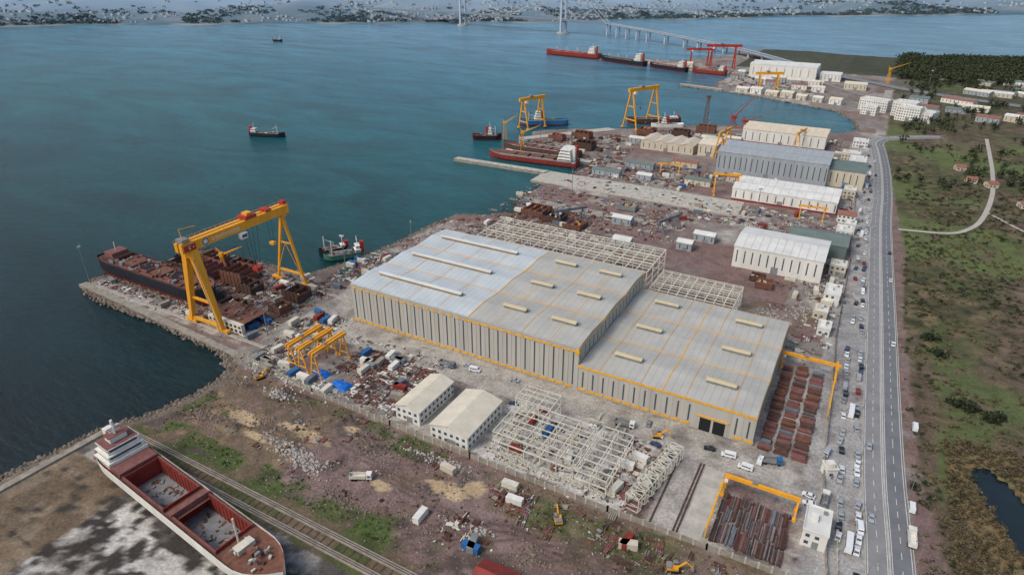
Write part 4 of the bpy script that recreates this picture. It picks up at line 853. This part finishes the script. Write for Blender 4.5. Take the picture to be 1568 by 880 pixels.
def block(name,x,y,l,w,h,k,rz=0):
    m_=MB();nx_=max(2,int(l/2.5))
    m_.box(-l/2,l/2,-w/2,w/2,.6,.9,k);m_.box(-l/2,l/2,-w/2,-w/2+.2,.9,h,k);m_.box(-l/2,l/2,w/2-.2,w/2,.9,h,k);m_.box(-l/2,l/2,-w/2+.2,w/2-.2,h*.55,h*.6,k)
    for i in range(nx_+1):
        xx=-l/2+l*i/nx_;m_.box(xx-.1,xx+.1,-w/2+.2,w/2-.2,.9,h*(.97 if i%2 else .7),k);m_.box(xx-.12,xx+.12,-w/2-.25,-w/2,.6,h,k);m_.box(xx-.12,xx+.12,w/2,w/2+.25,.6,h,k)
    for xx in(-l*.4,0,l*.4): m_.box(xx-.4,xx+.4,-w*.4,w*.4,0,.6,'conc')
    for i in range(10): m_.rbox(random.uniform(-l*.4,l*.4),random.uniform(-w*.4,w*.4),h*.6,random.uniform(.5,2),random.uniform(.4,1.4),random.uniform(.3,1.6),random.choice([0,1.57]),random.choice(['rust','grey','rust2','crane','cream']))
    m_.obj(name,(x,y,0),rz)
for a in [(-352,217,16,12,7,'rust2'),(-330,218,15,13,8,'redplate'),(-308,222,16,14,9,'rust'),(-345,233,16,10,6,'rust'),(-322,235,15,9,5,'rust2'),(-293,216,12,9,6,'rust2'),(-262,222,12,10,7,'rust2'),(-259,207,9,8,5,'rust'),(-285,196,14,10,5,'rust2'),(-207,410,18,16,5,'rust'),(-190,404,16,14,5,'rust2'),(-170,398,14,12,4,'rust'),(-150,452,14,10,4,'grey'),(-270,640,20,12,7,'rust'),(-250,600,20,14,8,'rust2'),(-290,620,16,10,6,'redplate'),(-215,690,18,14,7,'rust'),(-180,700,18,12,7,'rust2'),(-160,730,20,12,8,'rust'),(-35,365,9,7,4,'rust'),(-40,372,8,6,4,'rust2')]: block('ship_hull_block',*a,rz=random.uniform(-.1,.1))
m_=MB();m_.box(-281,-256,179,181,0,6,'cream')
m_.box(-281,-279,181,196,0,6,'cream');m_.box(-281,-256,181,196,5.6,6.1,'rust')
for i in range(8): m_.box(-280+i*3.1,-278.4+i*3.1,178.9,179.2,1.2,2.6,'dark');m_.box(-280+i*3.1,-278.4+i*3.1,178.9,179.2,3.7,5,'dark')
for i in range(20): m_.rbox(random.uniform(-279,-258),random.uniform(182,195),6.1,random.uniform(.5,3),random.uniform(.5,1.5),random.uniform(.2,1),random.choice([0,1.57]),random.choice(['rust','rust2','grey']))
m_.obj('concrete_pontoon_block')
for (x,y,l,w) in((-197,173,9,6),(-183,170.5,10,6.5)):
    m_=MB();N=9;H=[[ (1.9*math.sin(math.pi*min(1,max(0,(i+.0)/N)))**.5*math.sin(math.pi*j/N)**.5*(.75+random.uniform(0,.4)) ) for j in range(N+1)] for i in range(N+1)]
    for i in range(N):
        for j in range(N):
            m_.poly([(-l/2+l*a/N,-w/2+w*b_/N,H[a][b_]+.1) for a,b_ in((i,j),(i+1,j),(i+1,j+1),(i,j+1))],'tarp')
    m_.obj('blue_tarpaulin_pile',(x,y,0),random.uniform(-.2,.2))
m_=MB();x=-17.5
while x<5:
    w=random.choice([.7,.9,1.1,1.4]);y=163.5+random.uniform(0,1)
    while y<187:
        L_=random.uniform(6,12);L_=min(L_,188-y);h=random.uniform(.4,1.5);nb=random.randint(3,5)
        for j in range(nb): m_.box(x+j*w/nb+.03,x+(j+1)*w/nb-.03,y+random.uniform(0,.5),y+L_-random.uniform(.1,.8),0,h*random.uniform(.7,1),random.choice(['rust','rust2','rust','redplate','blueplate','grey','rust2','rust2']))
        y+=L_+.2
    x+=w+random.choice([.05,.1,.45])
m_.obj('steel_beam_stock')
m_=MB()
for xa,xb in((-12,-7),(-6.2,-.6),(.2,6.2)):
    y=218
    while y<284:
        w=random.uniform(1.3,2.6);hh=random.uniform(.4,1.9);kk=random.choice(['redplate','redplate','rust','rust2','blueplate','redplate','rust','grey' if xa>-5 else 'rust'])
        for j in range(3): m_.box(xa+random.uniform(0,.9),xb-random.uniform(0,.9),y+random.uniform(0,.25),y+w-random.uniform(0,.25),hh*j/3+.01,hh*(j+1)/3,kk if random.random()<.7 else 'rust2')
        y+=w+random.choice([.1,.3,.3,1.2])
m_.obj('steel_plate_stock')
m_=MB()
for xx in(-29,-27.8,-37): m_.box(xx,xx+.5,161,199,.05,.5,'rust2')
m_.box(-26.5,-19.6,162,198,.02,.12,'conc');m_.obj('crane_track_bed')
# ------------------------------------------------------------ vehicles
def car(paint,kind='car'):
    m_=MB()
    if kind=='car': L_,W,H=4.4,1.8,1.45;prof=[(-2.2,.35),(2.2,.35),(2.2,.75),(1.9,.88),(1.0,.95),(.35,1.42),(-1.1,1.45),(-1.75,1.0),(-2.15,.95)]
    elif kind=='van': L_,W,H=5.4,2.0,2.3;prof=[(-2.7,.4),(2.7,.4),(2.7,1.0),(2.0,1.3),(1.4,2.2),(-2.6,2.3),(-2.7,1.3)]
    elif kind=='bus': L_,W,H=8,2.3,2.8;prof=[(-4,.4),(4,.4),(4,1.2),(3.8,2.75),(-3.9,2.8),(-4,1.3)]
    n=len(prof)
    A=[(x,-W/2*(1 if z<1 else .88),z) for x,z in prof];B=[(x,W/2*(1 if z<1 else .88),z) for x,z in prof]
    b_=len(m_.v);m_.v+=A+B;i0=m_.mi(paint)
    m_.f.append(tuple(range(b_,b_+n)));m_.m.append(i0);m_.f.append(tuple(range(b_+2*n-1,b_+n-1,-1)));m_.m.append(i0)
    for i in range(n):
        j=(i+1)%n;m_.f.append((b_+j,b_+i,b_+n+i,b_+n+j));m_.m.append(i0)
    if kind=='car':
        m_.hexa([(.95,-.76,.99),(.95,.76,.99),(.42,.7,1.42),(.42,-.7,1.42),(.99,-.76,1.01),(.99,.76,1.01),(.46,.7,1.44),(.46,-.7,1.44)],'glass')
        m_.hexa([(-1.72,-.74,1.05),(-1.72,.74,1.05),(-1.14,.68,1.45),(-1.14,-.68,1.45),(-1.76,-.74,1.07),(-1.76,.74,1.07),(-1.18,.68,1.47),(-1.18,-.68,1.47)],'glass')
        for s1 in(-1,1): m_.hexa([(-1.4,s1*.9,1.0),(.75,s1*.9,1.0),(.3,s1*.82,1.36),(-1.05,s1*.82,1.36),(-1.4,s1*.86,1.0),(.75,s1*.86,1.0),(.3,s1*.78,1.36),(-1.05,s1*.78,1.36)],'glass')
    else:
        xf=L_/2
        m_.box(-L_/2+.6,xf-1.4,-W/2*.97,W/2*.97,1.35,H-.5,'glass');m_.box(xf-1.25 if kind=='van' else xf-.25,xf-.75 if kind=='van' else xf+.03,-W*.4,W*.4,1.3,H-.55,'glass')
    for x in(-L_*.31,L_*.31):
        for s1 in(-1,1): m_.cyl((x,.33),.33,s1*W*.5-.1,s1*W*.5+.06,'black',8,axis='y')
    return m_.mesh('car_body')
M['silver']=mat('silver_paint',lin(160,164,168),.35,.05,1,spec=.5);M['carwhite']=mat('car_white_paint',lin(222,224,224),.35,.04,1,spec=.5);M['carred']=mat('car_red_paint',lin(130,30,28),.35,.05,1,spec=.5);M['carblack']=mat('car_black_paint',lin(34,36,40),.3,.05,1,spec=.5);M['carblue']=mat('car_blue_paint',lin(44,60,92),.35,.05,1,spec=.5)
cars=[car(k) for k in('carwhite','carwhite','silver','carblack','carred','carblue','carwhite','grey','carblack','silver')];vans=[car(k,'van') for k in('carwhite','silver','carwhite')];bus=car('carwhite','bus')
def park(x,y,rz):
    me=random.choice(cars) if random.random()<.82 else random.choice(vans);inst('parked_car' if me in cars else 'parked_van',me,(x,y,.02),rz)
for row,(ya,yb,of,dens) in enumerate([(165,345,-9.2,.8),(168,345,-14.8,.78),(345,740,-9.3,.5),(345,620,-13.5,.4),(182,232,-20,.4)]):
    y=ya
    while y<yb:
        if random.random()<dens: park(float(rc(y))+of+random.gauss(0,.35),y,math.pi/2+random.gauss(0,.09)+(math.pi if random.random()<.5 else 0))
        y+=random.uniform(5.0,6.4)
for y in[640,690,200,560,330,410,455,500,240]: 
    o=random.choice([-5,-2,2,5]);inst('car',random.choice(cars),(float(rc(y))+o,y,.09),math.pi/2 if o>0 else -math.pi/2)
for x,y in[(41,212),(42,262)]: inst('parked_van',vans[0],(x,y,.05),1.6)
for y in(184,260,480,600): inst('minibus',bus,(float(rc(y))-12,y,.03),1.57)
for i in range(46): park(random.uniform(-230,10),random.choice([random.uniform(204,214),random.uniform(204,214),random.uniform(196,202)]),random.choice([0,math.pi,1.57])+random.gauss(0,.1)) if i<18 else park(random.uniform(-100,0),random.uniform(456,640),random.uniform(0,6))
def truck(name,x,y,rz,k='white',bed='rust'):
    m_=MB();m_.box(2.2,4.2,-1.2,1.2,.7,2.9,k);m_.box(4.1,4.24,-1.05,1.05,1.7,2.6,'glass');m_.box(2.7,3.8,-1.23,1.23,1.8,2.5,'glass');m_.box(-4,4,-.5,.5,.6,.9,'black')
    m_.box(-4,2,-1.2,1.2,1,1.2,bed)
    for s1 in(-1.2,1.1): m_.box(-4,2,s1,s1+.1,1.2,2.4,bed)
    m_.box(-4,-3.9,-1.1,1.1,1.2,2.4,bed);m_.box(1.9,2,-1.1,1.1,1.2,2.6,bed)
    for xx in(-3,-1.8,3):
        for s1 in(-1,1): m_.cyl((xx,.5),.5,s1*1.1-.15,s1*1.1+.15,'black',10,axis='y')
    m_.obj(name,(x,y,0),rz)
truck('dump_truck',-136,130,.5,'white','cream');truck('dump_truck',-62,206,.1,'white','grey');truck('dump_truck',14,200,1.5,'white','grey');truck('flatbed_truck',-150,207,0,'blueplate','grey');truck('flatbed_truck',-6,212,.3,'blue','grey');truck('dump_truck',41,196,1.6,'white','white')
def excavator(name,x,y,rz,k='crane'):
    m_=MB()
    for s1 in(-1,1):
        m_.hexa([(-1.7,s1*1.1-.3,0),(1.7,s1*1.1-.3,0),(1.7,s1*1.1+.3,0),(-1.7,s1*1.1+.3,0),(-2.1,s1*1.1-.3,.8),(2.1,s1*1.1-.3,.8),(2.1,s1*1.1+.3,.8),(-2.1,s1*1.1+.3,.8)],'black')
    m_.box(-1,1,-.9,.9,.7,1,'grey');m_.box(-2.2,1.3,-1.3,1.3,1,1.9,k);m_.box(-2.2,-.6,-1.2,1.2,1.9,2.4,'grey');m_.box(-.2,1.3,.2,1.25,1.9,3,'grey');m_.box(1.25,1.36,.3,1.15,2,2.9,'glass');m_.box(0,1.1,.15,1.3,2.1,2.85,'glass')
    m_.beam((1,-.3,1.6),(3.6,-.3,4.2),.4,.5,k);m_.beam((3.6,-.3,4.2),(5.6,-.3,2.1),.3,.4,k);m_.hexa([(5.1,-.9,1),(6,-.9,.6),(6,.3,.6),(5.1,.3,1),(5.3,-.9,2),(6.1,-.9,1.8),(6.1,.3,1.8),(5.3,.3,2)],'grey')
    m_.obj(name,(x,y,0),rz)
excavator('excavator',-219,157,1.2);excavator('wheel_loader',-64,147,2.2);excavator('excavator',-24,147,.4,'crane');excavator('wheel_loader',-48,206,.4)
m_=MB();m_.box(-6,6,-5,5,0,2.8,'tan')
for s1 in(-1,1): m_.hexa([(-6.4,s1*5.4,2.6),(6.4,s1*5.4,2.6),(6.4,0,5),(-6.4,0,5),(-6.4,s1*5.4,2.8),(6.4,s1*5.4,2.8),(6.4,0,5.2),(-6.4,0,5.2)],'hullred')
for i in range(10): m_.box(-6.2+i*1.35,-6.1+i*1.35,-5.4,-5.2,2.6,2.9,'rust')
m_.obj('red_roof_shed',(-70,115,0),.05)
m_=MB();m_.cyl((0,0),.12,0,9,'grey',6,.07);m_.beam((0,0,9),(1.8,0,9.4),.1,.1,'grey');m_.box(1.5,2.4,-.15,.15,9.3,9.5,'grey');lamp=m_.mesh('lamp')
for y in range(170,740,32): inst('street_lamp',lamp,(float(rc(y))-7.4,y,0),0);
for y in range(186,740,32): inst('street_lamp',lamp,(float(rc(y))+7.5,y,0),math.pi)
m_=MB();m_.cyl((0,0),.3,0,24,'grey',8,.15);m_.box(-1.5,1.5,-.3,.3,23.5,24.5,'grey');m_.box(-1.4,1.4,-.45,-.3,23.6,24.4,'white');mast=m_.mesh('mast')
for x,y in[(-262,262),(-246,186),(-240,300),(-100,400),(-205,470),(-60,475),(-180,520),(-300,600),(-150,690),(-382,176),(60,1180),(80,960)]: inst('floodlight_mast',mast,(x,y,0),random.uniform(0,3))
# ------------------------------------------------------------ bridge
m_=MB()
T1=Vector((-772,1665,0));T2=Vector((-1132,1734,0));dd=(T2-T1).normalized();sd=Vector((-dd.y,dd.x,0))
M['bridge']=mat('bridge_white',lin(176,186,196),.7,.05,.05);M['bdeck']=mat('bridge_deck_grey',lin(120,130,138),.8,.05,.05)
for T in(T1,T2):
    for s1 in(-11,11): m_.beam(T+sd*s1+Vector((0,0,-4)),T+sd*s1*.8+Vector((0,0,165)),5,5,'bridge',4,4)
    for z in(28,95,150): m_.beam(T+sd*-10+Vector((0,0,z)),T+sd*10+Vector((0,0,z)),4,5,'bridge')
    m_.cyl((T.x,T.y),17,-6,1,'conc',16)
A0=Vector((-640,1655,0));B0=T2+dd*420
for s1 in(-9,9):
    for (P0,P1,sag) in((Vector((A0.x,A0.y,26)),T1+Vector((0,0,164)),8),(T1+Vector((0,0,164)),T2+Vector((0,0,164)),122),(T2+Vector((0,0,164)),Vector((B0.x,B0.y,28)),15)):
        N=18;pr=None
        for i in range(N+1):
            t=i/N;p=P0.lerp(P1,t)+sd*s1;p.z-=sag*4*t*(1-t)
            if pr is not None: m_.beam(pr,p,.9,.9,'bridge')
            if p.z>34: m_.beam(p,(p.x,p.y,31),.25,.25,'bridge')
            pr=p
m_.beam((A0.x,A0.y,27),(T1.x,T1.y,31),22,3,'bdeck');m_.beam((T1.x,T1.y,31),(T2.x,T2.y,32),22,3,'bdeck');m_.beam((T2.x,T2.y,32),(B0.x,B0.y,28),22,3,'bdeck');m_.obj('suspension_bridge')
V3=[(A0.x,A0.y,27),(-575,1617,24),(-510,1580,22),(-401,1509,17),(-330,1468,13.5),(-273,1430,10.5),(-210,1372,7.5),(-157,1315,4.5),(-115,1257,1)];m_=MB()
for a,b_ in zip(V3[:-1],V3[1:]):
    m_.beam(a,b_,18,2.2,'bdeck');n=2
    a=Vector(a);b_=Vector(b_);d=(b_-a).normalized();s_=Vector((-d.y,d.x,0))
    for s1 in(-8.8,8.8): m_.beam(a+s_*s1+Vector((0,0,1.5)),b_+s_*s1+Vector((0,0,1.5)),.4,1.0,'bridge')
    for i in range(n):
        p=a.lerp(b_,i/n)
        for s1 in(-5,5): m_.beam((p.x+s_.x*s1,p.y+s_.y*s1,-6),(p.x+s_.x*s1,p.y+s_.y*s1,p.z-1),3,3,'bridge')
        m_.beam((p.x-s_.x*8,p.y-s_.y*8,p.z-2),(p.x+s_.x*8,p.y+s_.y*8,p.z-2),2,1.6,'bridge')
m_.obj('approach_viaduct')
# ------------------------------------------------------------ light, world, camera
el,az=math.radians(50),math.radians(-150)
sd_=Vector((math.sin(az)*math.cos(el),math.cos(az)*math.cos(el),math.sin(el)))
l=bpy.data.lights.new('sun','SUN');l.energy=1.35;l.angle=math.radians(18);l.color=(1,.96,.90);o=bpy.data.objects.new('sun',l);COL.objects.link(o);o.rotation_euler=sd_.to_track_quat('Z','Y').to_euler();o.location=(0,0,300)
w=bpy.data.worlds.new('World');sc.world=w;w.use_nodes=True;nt=w.node_tree;bg=nt.nodes['Background'];sk=nt.nodes.new('ShaderNodeTexSky');sk.sky_type='NISHITA';sk.sun_disc=False;sk.sun_elevation=el;sk.sun_rotation=az;sk.air_density=1.1;sk.dust_density=3.5;sk.ozone_density=.8
nt.links.new(sk.outputs[0],bg.inputs[0]);bg.inputs[1].default_value=.15
sc.view_settings.view_transform='Standard';sc.view_settings.look='None';sc.view_settings.exposure=0
cd=bpy.data.cameras.new('camera');cam=bpy.data.objects.new('camera',cd);COL.objects.link(cam);cam.location=(0,0,170);cam.rotation_euler=(math.radians(90-26.87),0,math.radians(29.1))
cd.sensor_width=36;cd.lens=22.66;cd.clip_start=1;cd.clip_end=40000;sc.camera=cam
print('objs',len(bpy.data.objects))
